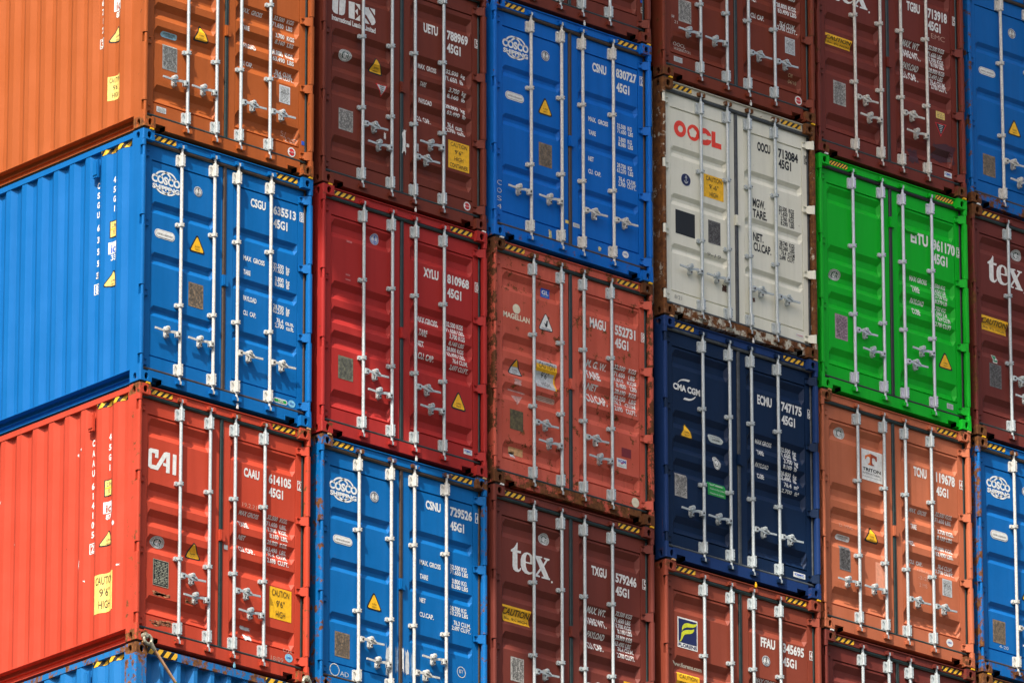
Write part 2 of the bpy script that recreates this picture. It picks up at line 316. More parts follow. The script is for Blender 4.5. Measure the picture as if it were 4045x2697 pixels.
  ('t', 1.925, 1.44, 2.252, 0.046, '63.250   LBS', 'white', 'weight_lettering'),
  ('t', 1.463, 1.304, 1.795, 0.104, 'CU.CAP.', 'white', 'weight_lettering'),
  ('t', 1.929, 1.38, 2.262, 0.047, '76.3   CU.M.', 'white', 'weight_lettering'),
  ('t', 1.904, 1.294, 2.238, 0.059, '2.695   CU.FT.', 'white', 'weight_lettering'),
  ('tri', [(0.408, 1.569), (0.296, 1.363), (0.54, 1.37)], 'faded'),
  ('caution', 0.711, 1.305, 1.019, 1.625, ['CAUTION', '9\'6"', 'HIGH'], 'fadedcaution'),
  ('scrap', 0.37, 1.233, 0.497, 1.322, 'scuff2'),
  ('scrap', 0.284, 1.168, 0.586, 1.19, 'scuff2'),
  ('itri', [(0.364, 1.123), (0.535, 1.136), (0.417, 1.008)], 'scuff'),
  ('oval', 0.739, 1.017, 1.181, 0.058, ['CORTEN or EQUIVALENT'], 'greyoval'),
  ('plate', 0.309, 0.707, 0.508, 0.942, 'rustplate'),
  ('rect', 0.318, 0.421, 0.536, 0.506, 'tan', 'tan_label'),
  ('scrap', 0.321, 0.373, 0.413, 0.463, 'palelabel'),
  ('logolabel', 1.93, 0.627, 2.08, 0.732, 'VGM'),
  ('rect', 2.004, 0.765, 2.152, 0.871, 'darkred', 'repainted_patch'),
  ('disc', 2.21, 0.256, 0.057, 'moon'),
 ],
  []),
 (2, 2): ([
  ('bv', 0.775, 2.381, 0.937, 2.529),
  ('tex', 0.94, 1.95),
  ('wcaution', 0.198, 1.369, 0.631, 1.552),
  ('plate', 0.321, 0.692, 0.519, 0.97, 'lightplate'),
  ('t', 1.541, 2.189, 1.771, 0.101, 'TXGU', 'white', 'container_number'),
  ('t', 1.908, 2.18, 2.228, 0.101, '579246', 'white', 'container_number'),
  ('boxd', 2.316, 2.178, 2.391, 2.3, '5'),
  ('t', 1.907, 2.028, 2.113, 0.099, '45G1', 'white', 'container_number'),
  ('t', 1.502, 1.743, 1.782, 0.065, 'MAX. WT.', 'white', 'weight_lettering'),
  ('t', 1.919, 1.792, 2.163, 0.041, '32.500 KGS', 'white', 'weight_lettering'),
  ('t', 1.919, 1.724, 2.167, 0.048, '71.650 LBS', 'white', 'weight_lettering'),
  ('t', 1.463, 1.593, 1.767, 0.092, 'TARE WT.', 'white', 'weight_lettering'),
  ('t', 1.937, 1.655, 2.17, 0.053, '3.700 KGS', 'white', 'weight_lettering'),
  ('t', 1.934, 1.581, 2.154, 0.057, '8.160 LBS', 'white', 'weight_lettering'),
  ('t', 1.493, 1.457, 1.751, 0.059, 'PAYLOAD', 'white', 'weight_lettering'),
  ('t', 1.905, 1.508, 2.154, 0.047, '28.800 KGS', 'white', 'weight_lettering'),
  ('t', 1.917, 1.446, 2.164, 0.043, '63.490 LBS', 'white', 'weight_lettering'),
  ('t', 1.468, 1.31, 1.717, 0.083, 'CU. CAP.', 'white', 'weight_lettering'),
  ('t', 1.969, 1.387, 2.211, 0.047, '76.4 CU.M.', 'white', 'weight_lettering'),
  ('t', 1.929, 1.296, 2.193, 0.058, '2.700 CU.FT.', 'white', 'weight_lettering'),
  ('scrap', 0.064, 0.875, 0.121, 0.923, 'ovalwhite'),
  ('rect', 2.023, 0.886, 2.252, 1.035, 'yellow', 'yellow_tag'),
 ],
  []),
 (3, -1): ([
  ('plate', 0.325, 0.764, 0.525, 1.046, 'lightplate'),
  ('label', 2.029, 0.812, 2.189, 1.013, 'palelabel'),
  ('label', 0.241, 0.239, 0.376, 0.303, 'palelabel'),
  ('disc', 2.232, 0.26, 0.056, 'chc'),
  ('t', 0.212, 0.775, 0.259, 0.039, '04/', 'chalkw', 'chalk_writing'),
  ('t', 0.258, 0.716, 0.307, 0.038, '21', 'chalkw', 'chalk_writing'),
  ('t', 0.273, 0.459, 0.465, 0.043, 'OOCL', 'chalkw', 'chalk_writing'),
  ('t', 0.284, 0.402, 0.544, 0.041, 'WASINGTON', 'chalkw', 'chalk_writing'),
  ('t', 2.082, 0.529, 2.154, 0.04, 'OR', 'tanchalk', 'chalk_writing'),
  ('t', 2.108, 0.461, 2.238, 0.045, '04/10', 'tanchalk', 'chalk_writing'),
  ('t', 1.501, 1.321, 1.58, 0.068, 'NET', 'white', 'weight_lettering'),
  ('t', 1.933, 1.379, 2.243, 0.058, '28.800 KGS', 'white', 'weight_lettering'),
  ('t', 1.918, 1.292, 2.219, 0.062, '63.490 LBS', 'white', 'weight_lettering'),
  ('t', 1.516, 1.139, 1.732, 0.054, 'CU. CAP.', 'white', 'weight_lettering'),
  ('t', 1.977, 1.152, 2.23, 0.051, '76.4 CU.M.', 'white', 'weight_lettering'),
  ('t', 1.949, 1.098, 2.251, 0.055, '2.700 CU.FT.', 'white', 'weight_lettering'),
  ('t', 1.933, 1.5, 2.21, 0.046, '8.160 LBS', 'white', 'weight_lettering'),
 ],
  []),
 (3, 0): ([
  ('polys', 'oored', [('ring', [(0.442, 2.357), (0.44, 2.38), (0.433, 2.401), (0.422, 2.419), (0.407, 2.435), (0.389, 2.446), (0.369, 2.452), (0.347, 2.454), (0.326, 2.45), (0.305, 2.442), (0.287, 2.429), (0.272, 2.412), (0.26, 2.393), (0.253, 2.371), (0.25, 2.349), (0.252, 2.326), (0.259, 2.305), (0.27, 2.287), (0.285, 2.271), (0.303, 2.26), (0.324, 2.254), (0.345, 2.252), (0.367, 2.255), (0.387, 2.264), (0.405, 2.277), (0.421, 2.293), (0.432, 2.313), (0.44, 2.335)], [(0.393, 2.355), (0.392, 2.364), (0.389, 2.373), (0.384, 2.38), (0.378, 2.387), (0.371, 2.391), (0.362, 2.394), (0.354, 2.395), (0.345, 2.393), (0.337, 2.39), (0.329, 2.384), (0.323, 2.378), (0.318, 2.369), (0.315, 2.361), (0.314, 2.351), (0.315, 2.342), (0.318, 2.333), (0.322, 2.326), (0.329, 2.32), (0.336, 2.315), (0.344, 2.312), (0.353, 2.312), (0.362, 2.313), (0.37, 2.316), (0.377, 2.322), (0.384, 2.329), (0.388, 2.337), (0.391, 2.345)]), ('ring', [(0.658, 2.363), (0.655, 2.385), (0.648, 2.405), (0.637, 2.424), (0.621, 2.439), (0.603, 2.45), (0.582, 2.457), (0.56, 2.458), (0.538, 2.455), (0.517, 2.446), (0.498, 2.434), (0.482, 2.417), (0.471, 2.398), (0.463, 2.376), (0.46, 2.354), (0.463, 2.332), (0.47, 2.311), (0.481, 2.292), (0.496, 2.277), (0.515, 2.266), (0.536, 2.26), (0.558, 2.258), (0.58, 2.262), (0.601, 2.27), (0.619, 2.283), (0.635, 2.299), (0.647, 2.319), (0.655, 2.34)], [(0.607, 2.358), (0.609, 2.366), (0.609, 2.374), (0.607, 2.381), (0.602, 2.387), (0.597, 2.392), (0.59, 2.395), (0.583, 2.397), (0.577, 2.4), (0.573, 2.407), (0.568, 2.412), (0.561, 2.416), (0.554, 2.417), (0.546, 2.417), (0.539, 2.415), (0.532, 2.41), (0.527, 2.404), (0.523, 2.398), (0.518, 2.394), (0.51, 2.392), (0.503, 2.388), (0.497, 2.383), (0.493, 2.376), (0.49, 2.368), (0.49, 2.361), (0.492, 2.353), (0.495, 2.346), (0.5, 2.341), (0.502, 2.335), (0.501, 2.327), (0.502, 2.319), (0.505, 2.312), (0.51, 2.307), (0.516, 2.302), (0.523, 2.3), (0.531, 2.3), (0.539, 2.301), (0.546, 2.304), (0.552, 2.305), (0.559, 2.302), (0.567, 2.301), (0.574, 2.302), (0.582, 2.305), (0.588, 2.31), (0.593, 2.316), (0.596, 2.324), (0.597, 2.331), (0.597, 2.339), (0.599, 2.345), (0.604, 2.351)]), [(0.669, 2.452), (0.712, 2.459), (0.758, 2.461), (0.801, 2.441), (0.833, 2.413), (0.842, 2.385), (0.775, 2.379), (0.772, 2.391), (0.747, 2.397), (0.711, 2.387), (0.689, 2.371), (0.677, 2.345), (0.689, 2.32), (0.713, 2.313), (0.749, 2.317), (0.778, 2.332), (0.844, 2.334), (0.835, 2.302), (0.81, 2.273), (0.77, 2.256), (0.72, 2.249), (0.677, 2.256), (0.649, 2.282), (0.639, 2.324), (0.644, 2.382), (0.658, 2.43)], [(0.846, 2.454), (0.909, 2.456), (0.907, 2.326), (1.0, 2.326), (1.0, 2.261), (0.845, 2.259)]]),
  ('t', 1.576, 2.404, 1.784, 0.104, 'OOCU', 'black', 'container_number'),
  ('t', 1.911, 2.404, 2.229, 0.105, '713084', 'black', 'container_number'),
  ('boxd', 2.323, 2.417, 2.388, 2.524, '0', 'black'),
  ('t', 1.914, 2.276, 2.117, 0.104, '45G1', 'black', 'container_number'),
  ('disc', 0.431, 1.746, 0.077, 'navyseal'),
  ('caution', 0.714, 1.618, 1.028, 1.899, ['CAUTION', '9\'-6"', 'HIGH'], 'yellow'),
  ('rect', 0.263, 1.055, 0.569, 1.347, 'black', 'black_square'),
  ('plate', 0.779, 1.064, 0.972, 1.346, 'greyplate'),
  ('t', 1.492, 1.69, 1.689, 0.099, 'MGW.', 'black', 'weight_lettering'),
  ('t', 1.49, 1.559, 1.716, 0.098, 'TARE.', 'black', 'weight_lettering'),
  ('t', 1.493, 1.269, 1.657, 0.098, 'NET.', 'black', 'weight_lettering'),
  ('t', 1.497, 1.147, 1.78, 0.098, 'CU.CAP.', 'black', 'weight_lettering'),
  ('t', 1.913, 1.746, 2.153, 0.051, '32.500  KGS', 'black', 'weight_lettering'),
  ('t', 1.912, 1.688, 2.153, 0.051, '71.650  LBS', 'black', 'weight_lettering'),
  ('t', 1.938, 1.626, 2.152, 0.051, '3.760  KGS', 'black', 'weight_lettering'),
  ('t', 1.937, 1.568, 2.155, 0.05, '8.290  LBS', 'black', 'weight_lettering'),
  ('t', 1.915, 1.318, 2.154, 0.05, '28.740  KGS', 'black', 'weight_lettering'),
  ('t', 1.91, 1.26, 2.153, 0.05, '63.360  LBS', 'black', 'weight_lettering'),
  ('t', 1.94, 1.199, 2.154, 0.051, '76.4  CU.M', 'black', 'weight_lettering'),
  ('t', 1.912, 1.139, 2.153, 0.051, '2.698  CU.FT', 'black', 'weight_lettering'),
  ('logolabel', 2.16, 0.244, 2.277, 0.283, 'SINGAMAS'),
  ('scrap', 0.982, 0.511, 1.066, 0.604, 'rustpatch'),
  ('scrap', 1.47, 0.495, 1.518, 0.567, 'rustpatch'),
  ('t', 0.762, 0.903, 0.977, 0.041, '9-19', 'pencil', 'chalk_writing'),
  ('t', 0.237, 0.248, 0.352, 0.047, '8/21', 'pencil', 'chalk_writing'),
 ],
  []),
 (3, 1): ([
  ('polys', 'white', [[(0.274, 2.153), (0.281, 2.168), (0.305, 2.195), (0.332, 2.213), (0.366, 2.226), (0.406, 2.233), (0.443, 2.235), (0.472, 2.234), (0.469, 2.225), (0.447, 2.205), (0.422, 2.208), (0.384, 2.208), (0.347, 2.202), (0.315, 2.188), (0.292, 2.171)], [(0.366, 1.985), (0.39, 2.009), (0.419, 2.007), (0.451, 2.006), (0.483, 2.012), (0.509, 2.023), (0.536, 2.04), (0.555, 2.058), (0.561, 2.058), (0.547, 2.035), (0.52, 2.011), (0.488, 1.993), (0.451, 1.982), (0.408, 1.979), (0.366, 1.981)]]),
  ('t', 0.208, 2.077, 0.629, 0.071, 'CMA CGM', 'white', 'shipping_logo'),
  ('tri', [(0.426, 1.738), (0.293, 1.523), (0.519, 1.517)], 'yellow'),
  ('oval', 0.75, 0.982, 1.613, 0.104, ['COR-TEN STEEL', 'CONTAINER'], 'paleoval'),
  ('bv', 0.828, 1.245, 0.945, 1.421),
  ('plate', 0.221, 0.795, 0.411, 1.073, 'lightplate'),
  ('caution', 0.736, 0.922, 1.013, 1.081, ['Eco-Container', 'Waterborne Paint System', 'Waterborne Sealant'], 'green'),
  ('t', 1.531, 2.202, 1.759, 0.106, 'ECMU', 'white', 'container_number'),
  ('t', 1.911, 2.204, 2.236, 0.104, '747175', 'white', 'container_number'),
  ('boxd', 2.325, 2.201, 2.39, 2.313, '6'),
  ('t', 1.914, 2.046, 2.128, 0.103, '45G1', 'white', 'container_number'),
  ('t', 1.526, 1.727, 1.782, 0.049, 'MAX GROSS', 'white', 'weight_lettering'),
  ('t', 1.925, 1.721, 2.174, 0.049, '32.500  kg', 'white', 'weight_lettering'),
  ('t', 1.902, 1.655, 2.173, 0.057, '71.650  lb', 'white', 'weight_lettering'),
  ('t', 1.52, 1.582, 1.624, 0.06, 'TARE', 'white', 'weight_lettering'),
  ('t', 1.942, 1.575, 2.167, 0.059, '3.700  kg', 'white', 'weight_lettering'),
  ('t', 1.934, 1.511, 2.148, 0.045, '8.160  lb', 'white', 'weight_lettering'),
  ('t', 1.522, 1.446, 1.727, 0.044, 'PAYLOAD', 'white', 'weight_lettering'),
  ('t', 1.917, 1.435, 2.178, 0.044, '28.800  kg', 'white', 'weight_lettering'),
  ('t', 1.899, 1.371, 2.169, 0.057, '63.490  lb', 'white', 'weight_lettering'),
  ('t', 1.515, 1.296, 1.624, 0.059, 'CUBE', 'white', 'weight_lettering'),
  ('t', 1.941, 1.287, 2.171, 0.052, '76.4  m³', 'white', 'weight_lettering'),
  ('t', 1.905, 1.218, 2.179, 0.037, '2.700  ft³', 'white', 'weight_lettering'),
  ('logolabel', 2.068, 0.226, 2.256, 0.286, 'CIMC'),
 ],
  []),
 (3, 2): ([
  ('florens', 0.254, 1.928, 0.563, 2.288),
  ('t', 0.172, 1.714, 0.659, 0.048, 'www.florens.com', 'cream', 'shipping_logo'),
  ('caution', 0.239, 1.467, 0.588, 1.628, ['CAUTION', '9\'6" HIGH'], 'yellow'),
  ('t', 1.55, 2.208, 1.776, 0.106, 'FFAU', 'white', 'container_number'),
  ('t', 1.9, 2.211, 2.231, 0.103, '345695', 'white', 'container_number'),
  ('boxd', 2.315, 2.201, 2.374, 2.31, '4'),
  ('t', 1.897, 2.05, 2.11, 0.098, '45G1', 'white', 'container_number'),
  ('disc', 1.631, 2.045, 0.064, 'seal'),
  ('t', 1.482, 1.77, 1.784, 0.048, 'MAX GROSS', 'white', 'weight_lettering'),
 ],
  []),
 (4, -1): ([
  ('tex', 0.935, 1.989),
  ('t', 1.562, 2.207, 1.783, 0.111, 'TGBU', 'white', 'container_number'),
  ('t', 1.915, 2.203, 2.237, 0.114, '713918', 'white', 'container_number'),
  ('boxd', 2.322, 2.205, 2.391, 2.32, '5'),
  ('t', 1.915, 2.051, 2.125, 0.108, '45G1', 'white', 'container_number'),
  ('t', 1.512, 1.747, 1.788, 0.067, 'MAX. WT.', 'white', 'weight_lettering'),
  ('t', 1.922, 1.8, 2.183, 0.045, '32.500 KGS', 'white', 'weight_lettering'),
  ('t', 1.935, 1.73, 2.175, 0.049, '71.650 LBS', 'white', 'weight_lettering'),
  ('t', 1.467, 1.596, 1.778, 0.105, 'TARE WT.', 'white', 'weight_lettering'),
  ('t', 1.953, 1.662, 2.199, 0.053, '3.700 KGS', 'white', 'weight_lettering'),
  ('t', 1.95, 1.584, 2.17, 0.067, '8.160 LBS', 'white', 'weight_lettering'),
  ('t', 1.501, 1.462, 1.757, 0.061, 'PAYLOAD', 'white', 'weight_lettering'),
  ('t', 1.915, 1.507, 2.177, 0.048, '28.800 KGS', 'white', 'weight_lettering'),
  ('t', 1.928, 1.448, 2.179, 0.045, '63.490 LBS', 'white', 'weight_lettering'),
  ('t', 1.47, 1.32, 1.733, 0.102, 'CU. CAP.', 'white', 'weight_lettering'),
  ('t', 1.971, 1.377, 2.228, 0.055, '76.4 CU.M.', 'white', 'weight_lettering'),
  ('t', 1.949, 1.3, 2.213, 0.069, '2.700 CU.FT.', 'white', 'weight_lettering'),
  ('wcaution', 0.206, 1.438, 0.646, 1.558),
  ('plate', 0.325, 0.693, 0.529, 0.986, 'lightplate'),
  ('label', 2.022, 0.946, 2.166, 1.035, 'fadedyellow'),
  ('itri', [(2.001, 0.886), (2.193, 0.892), (2.095, 0.718)], 'redblack'),
  ('logolabel', 2.14, 0.227, 2.265, 0.294, 'CIMC'),
  ('t', 1.965, 1.948, 2.192, 0.064, 'EMC', 'chalk', 'chalk_writing'),
  ('rect', 1.25, 1.456, 1.287, 1.487, 'signred', 'red_tag'),
  ('scrap', 1.933, 0.395, 2.338, 0.652, 'darkpaint'),
  ('scrap', 1.538, 0.257, 1.735, 0.477, 'darkpaint'),
 ],
  []),
 (4, 0): ([
  ('bv', 0.224, 1.408, 0.423, 1.542),
  ('plate', 0.298, 0.685, 0.502, 0.991, 'pinkplate'),
  ('t', 1.564, 2.189, 1.85, 0.134, 'EITU', 'white', 'container_number'),
  ('t', 1.928, 2.184, 2.292, 0.124, '961170', 'white', 'container_number'),
  ('boxd', 2.317, 2.177, 2.391, 2.305, '3'),
  ('t', 1.928, 2.014, 2.168, 0.12, '45G1', 'white', 'container_number'),
  ('t', 1.57, 1.719, 1.855, 0.057, 'MAX GROSS', 'white', 'weight_lettering'),
  ('t', 1.564, 1.57, 1.695, 0.08, 'TARE', 'white', 'weight_lettering'),
  ('t', 1.572, 1.436, 1.792, 0.055, 'PAYLOAD', 'white', 'weight_lettering'),
  ('t', 1.565, 1.293, 1.701, 0.073, 'CUBE', 'white', 'weight_lettering'),
  ('t', 1.925, 1.727, 2.159, 0.046, '32.500 KG', 'white', 'weight_lettering'),
  ('t', 1.916, 1.661, 2.167, 0.049, '71.650 LB', 'white', 'weight_lettering'),
  ('t', 1.954, 1.581, 2.151, 0.065, '3.750 KG', 'white', 'weight_lettering'),
  ('t', 1.947, 1.516, 2.148, 0.047, '8.270 LB', 'white', 'weight_lettering'),
  ('t', 1.927, 1.445, 2.157, 0.042, '28.750 KG', 'white', 'weight_lettering'),
  ('t', 1.922, 1.387, 2.184, 0.045, '63.380 LB', 'white', 'weight_lettering'),
  ('t', 1.981, 1.304, 2.196, 0.065, '76.4 CU.M', 'white', 'weight_lettering'),
  ('t', 1.948, 1.232, 2.209, 0.049, '2.700 CU.FT', 'white', 'weight_lettering'),
  ('tri', [(2.093, 0.943), (1.976, 0.72), (2.228, 0.72)], 'yellow'),
  ('label', 2.109, 0.235, 2.215, 0.302, 'palelabel'),
 ],
  []),
 (4, 1): ([
  ('bv', 0.303, 2.387, 0.48, 2.535),
  ('triton', 0.714, 1.973, 1.054, 2.348),
  ('t', 1.56, 2.205, 1.773, 0.107, 'TCNU', 'white', 'container_number'),
  ('t', 1.927, 2.21, 2.237, 0.113, '119678', 'white', 'container_number'),
  ('boxd', 2.308, 2.203, 2.378, 2.313, '4'),
  ('t', 1.928, 2.048, 2.125, 0.103, '45G1', 'white', 'container_number'),
  ('t', 1.509, 1.758, 1.785, 0.041, 'MAX.  GROSS', 'white', 'weight_lettering'),
  ('t', 1.915, 1.791, 2.192, 0.04, '32.500 KGS.', 'white', 'weight_lettering'),
  ('t', 1.932, 1.727, 2.202, 0.047, '71.650 LBS.', 'white', 'weight_lettering'),
  ('t', 1.493, 1.54, 1.592, 0.056, 'TARE', 'white', 'weight_lettering'),
  ('t', 1.935, 1.574, 2.194, 0.054, '3.700 KGS.', 'white', 'weight_lettering'),
  ('t', 1.929, 1.504, 2.186, 0.043, '8.160 LBS.', 'white', 'weight_lettering'),
  ('t', 1.489, 1.333, 1.571, 0.068, 'NET', 'white', 'weight_lettering'),
  ('t', 1.913, 1.376, 2.212, 0.052, '28.800 KGS.', 'white', 'weight_lettering'),
  ('t', 1.898, 1.294, 2.186, 0.054, '63.490 LBS.', 'white', 'weight_lettering'),
  ('t', 1.505, 1.125, 1.715, 0.045, 'CU.  CAP.', 'white', 'weight_lettering'),
  ('t', 1.966, 1.156, 2.206, 0.046, '76.4 CU.M.', 'white', 'weight_lettering'),
  ('t', 1.93, 1.095, 2.224, 0.046, '2.700 CU.FT.', 'white', 'weight_lettering'),
  ('tri', [(0.877, 1.434), (0.732, 1.224), (0.974, 1.22)], 'yellow'),
  ('oval', 0.301, 0.531, 1.185, 0.061, ['CORTEN STEEL', 'CONTAINER'], 'ovalwhite'),
  ('plate', 0.333, 0.785, 0.511, 1.081, 'greyplate'),
  ('label', 1.999, 0.828, 2.156, 1.034, 'palelabel'),
  ('disc', 2.1, 0.264, 0.055, 'dficw'),
  ('rect', 0.914, 0.696, 1.071, 0.999, 'freshsalmon', 'repainted_patch'),  # lighter rectangle on the left door
  ('t', 1.601, 1.031, 1.792, 0.057, 'mfco', 'chalk', 'chalk_writing'),
  ('t', 1.607, 0.944, 1.783, 0.044, '-2-29', 'chalk', 'chalk_writing'),
  ('t', 1.623, 0.852, 1.751, 0.05, '2 MS', 'chalk', 'chalk_writing'),
  ('t', 0.34, 1.308, 0.558, 0.044, 'D. MSC', 'chalk', 'chalk_writing'),
 ],
  []),
 (4, 2): ([
 ],
  []),
 (5, -1): ([
  ('disc', 0.823, 2.377, 0.063, 'seal'),
  ('oval', 0.245, 0.526, 1.764, 0.094, ['CORTEN or EQUIVALENT'], 'ovalwhite'),
  ('tri', [(0.83, 1.28), (0.708, 1.058), (0.955, 1.058)], 'yellow'),
  ('plate', 0.286, 0.43, 0.493, 0.701, 'browned'),
 ],
  []),
 (5, 0): ([
  ('tex', 0.935, 1.99),
  ('bv', 0.757, 2.393, 0.935, 2.541),
  ('wcaution', 0.201, 1.395, 0.649, 1.562),
  ('label', 0.378, 0.996, 0.45, 1.102, 'greenlabel'),
  ('plate', 0.317, 0.689, 0.516, 0.983, 'greyplate'),
 ],
  []),
 (5, 1): ([
  ('cosco', 0.214, 2.351, 0.611),
  ('disc', 0.869, 2.415, 0.06, 'seal'),
  ('oval', 0.265, 0.556, 1.767, 0.107, ['CORTEN or EQUIVALENT'], 'ovalwhite'),
  ('plate', 0.272, 0.432, 0.48, 0.712, 'browned'),
  ('tri', [(0.879, 1.255), (0.749, 1.051), (1.0, 1.046)], 'yellow'),
  ('t', 0.374, 0.38, 0.523, 0.039, '4-20', 'chalkw', 'chalk_writing'),
 ],
  []),
 (5, 2): ([
 ],
  []),
 (0, 3): ([
 ],
  []),
}


# ---------------------------------------------------------------- materials
MATS = {}


def srgb(r, g, b):
    f = lambda c: c / 12.92 if c <= 0.04045 else ((c + 0.055) / 1.055) ** 2.4
    return tuple(f(c / 255.0) for c in (r, g, b))


def base_mat(name, rough=0.5, metal=0.0):
    m = bpy.data.materials.new(name)
    m.use_nodes = True
    b = m.node_tree.nodes['Principled BSDF']
    b.inputs['Roughness'].default_value = rough
    b.inputs['Metallic'].default_value = metal
    return m, m.node_tree, b


def noise(nt, vec, scale, detail=4.0, rough=0.55):
    n = nt.nodes.new('ShaderNodeTexNoise')
    n.inputs['Scale'].default_value = scale
    n.inputs['Detail'].default_value = detail
    n.inputs['Roughness'].default_value = rough
    nt.links.new(vec, n.inputs['Vector'])
    return n.outputs['Fac']


def ramp(nt, fac, lo, hi, a=0.0, b=1.0):
    r = nt.nodes.new('ShaderNodeMapRange')
    r.inputs['From Min'].default_value = lo
    r.inputs['From Max'].default_value = hi
    r.inputs['To Min'].default_value = a
    r.inputs['To Max'].default_value = b
    nt.links.new(fac, r.inputs['Value'])
    return r.outputs['Result']


def mix(nt, fac, a, b):
    n = nt.nodes.new('ShaderNodeMix')
    n.data_type = 'RGBA'
    if isinstance(fac, float):
        n.inputs['Factor'].default_value = fac
    else:
        nt.links.new(fac, n.inputs['Factor'])
    for s, v in (('A', a), ('B', b)):
        i = [x for x in n.inputs if x.name == s and x.type == 'RGBA'][0]
        if isinstance(v, tuple):
            i.default_value = (*v, 1.0)
        else:
            nt.links.new(v, i)
    return [o for o in n.outputs if o.type == 'RGBA'][0]


def mul(nt, a, b):
    n = nt.nodes.new('ShaderNodeMath')
    n.operation = 'MULTIPLY'
    for i, v in enumerate((a, b)):
        if isinstance(v, float):
            n.inputs[i].default_value = v
        else:
            nt.links.new(v, n.inputs[i])
    return n.outputs[0]


RUST = (0.085, 0.032, 0.014)
RUST_LIGHT = (0.26, 0.105, 0.03)


def paint(key, rgb, rust=0.0, fade=0.12, streak=0.0, rough=0.45, rusttone=0.5, bare=None):
    """weathered paint: fading, dirt streaks running down, rust spots and scabs"""
    if key in MATS:
        return MATS[key]
    m, nt, b = base_mat(key, rough)
    geo = nt.nodes.new('ShaderNodeNewGeometry')
    pos = geo.outputs['Position']
    mp = nt.nodes.new('ShaderNodeMapping')
    mp.inputs['Scale'].default_value = (7.0, 7.0, 0.45)
    nt.links.new(pos, mp.inputs['Vector'])
    run = mp.outputs['Vector']
    lum = 0.3 * rgb[0] + 0.55 * rgb[1] + 0.15 * rgb[2]
    pale = tuple(min(0.85, c * 1.22 + 0.10 * lum + 0.001) for c in rgb)
    dull = tuple(c * 0.80 for c in rgb)
    c = mix(nt, ramp(nt, noise(nt, pos, 1.7, 5), 0.40, 0.75, 0.0, min(1.0, fade * 2.2)), rgb, pale)
    c = mix(nt, ramp(nt, noise(nt, run, 1.6, 5), 0.46, 0.72, 0.0, 0.35 + streak), c, dull)
    c = mix(nt, ramp(nt, noise(nt, pos, 38.0, 3, 0.7), 0.3, 0.7, 0.0, 0.16), c, dull)
    if rust > 0:
        rc = mix(nt, ramp(nt, noise(nt, pos, 21.0, 4), 0.35, 0.65), RUST, tuple(x * rusttone + y * (1 - rusttone) for x, y in zip(RUST, RUST_LIGHT)))
        th = 0.70 - 0.30 * rust
        spots = ramp(nt, noise(nt, pos, 8.0, 9, 0.72), th, th + 0.05)
        c = mix(nt, spots, c, rc)
        th2 = 0.735 - 0.24 * rust
        runs = ramp(nt, noise(nt, run, 2.2, 8, 0.66), th2, th2 + 0.10, 0.0, 0.85)
        c = mix(nt, runs, c, rc)
        rr = nt.nodes.new('ShaderNodeMath')
        rr.operation = 'ADD'
        nt.links.new(mul(nt, spots, 0.35), rr.inputs[0])
        rr.inputs[1].default_value = rough
        nt.links.new(rr.outputs[0], b.inputs['Roughness'])
    nt.links.new(c, b.inputs['Base Color'])
    b.inputs['Specular IOR Level'].default_value = 0.16
    bump = nt.nodes.new('ShaderNodeBump')
    bump.inputs['Strength'].default_value = 0.10
    bump.inputs['Distance'].default_value = 0.02
    nt.links.new(noise(nt, pos, 9.0, 6, 0.6), bump.inputs['Height'])
    nt.links.new(bump.outputs['Normal'], b.inputs['Normal'])
    MATS[key] = m
    return m


def plain(key, rgb, rough=0.5, var=0.12, scale=30.0, metal=0.0, alt=None):
    if key in MATS:
        return MATS[key]
    m, nt, b = base_mat(key, rough, metal)
    geo = nt.nodes.new('ShaderNodeNewGeometry')
    other = alt or tuple(x * (1 - 2.2 * var) for x in rgb)
    c = mix(nt, ramp(nt, noise(nt, geo.outputs['Position'], scale, 5, 0.65), 0.40, 0.68), rgb, other)
    nt.links.new(c, b.inputs['Base Color'])
    MATS[key] = m
    return m


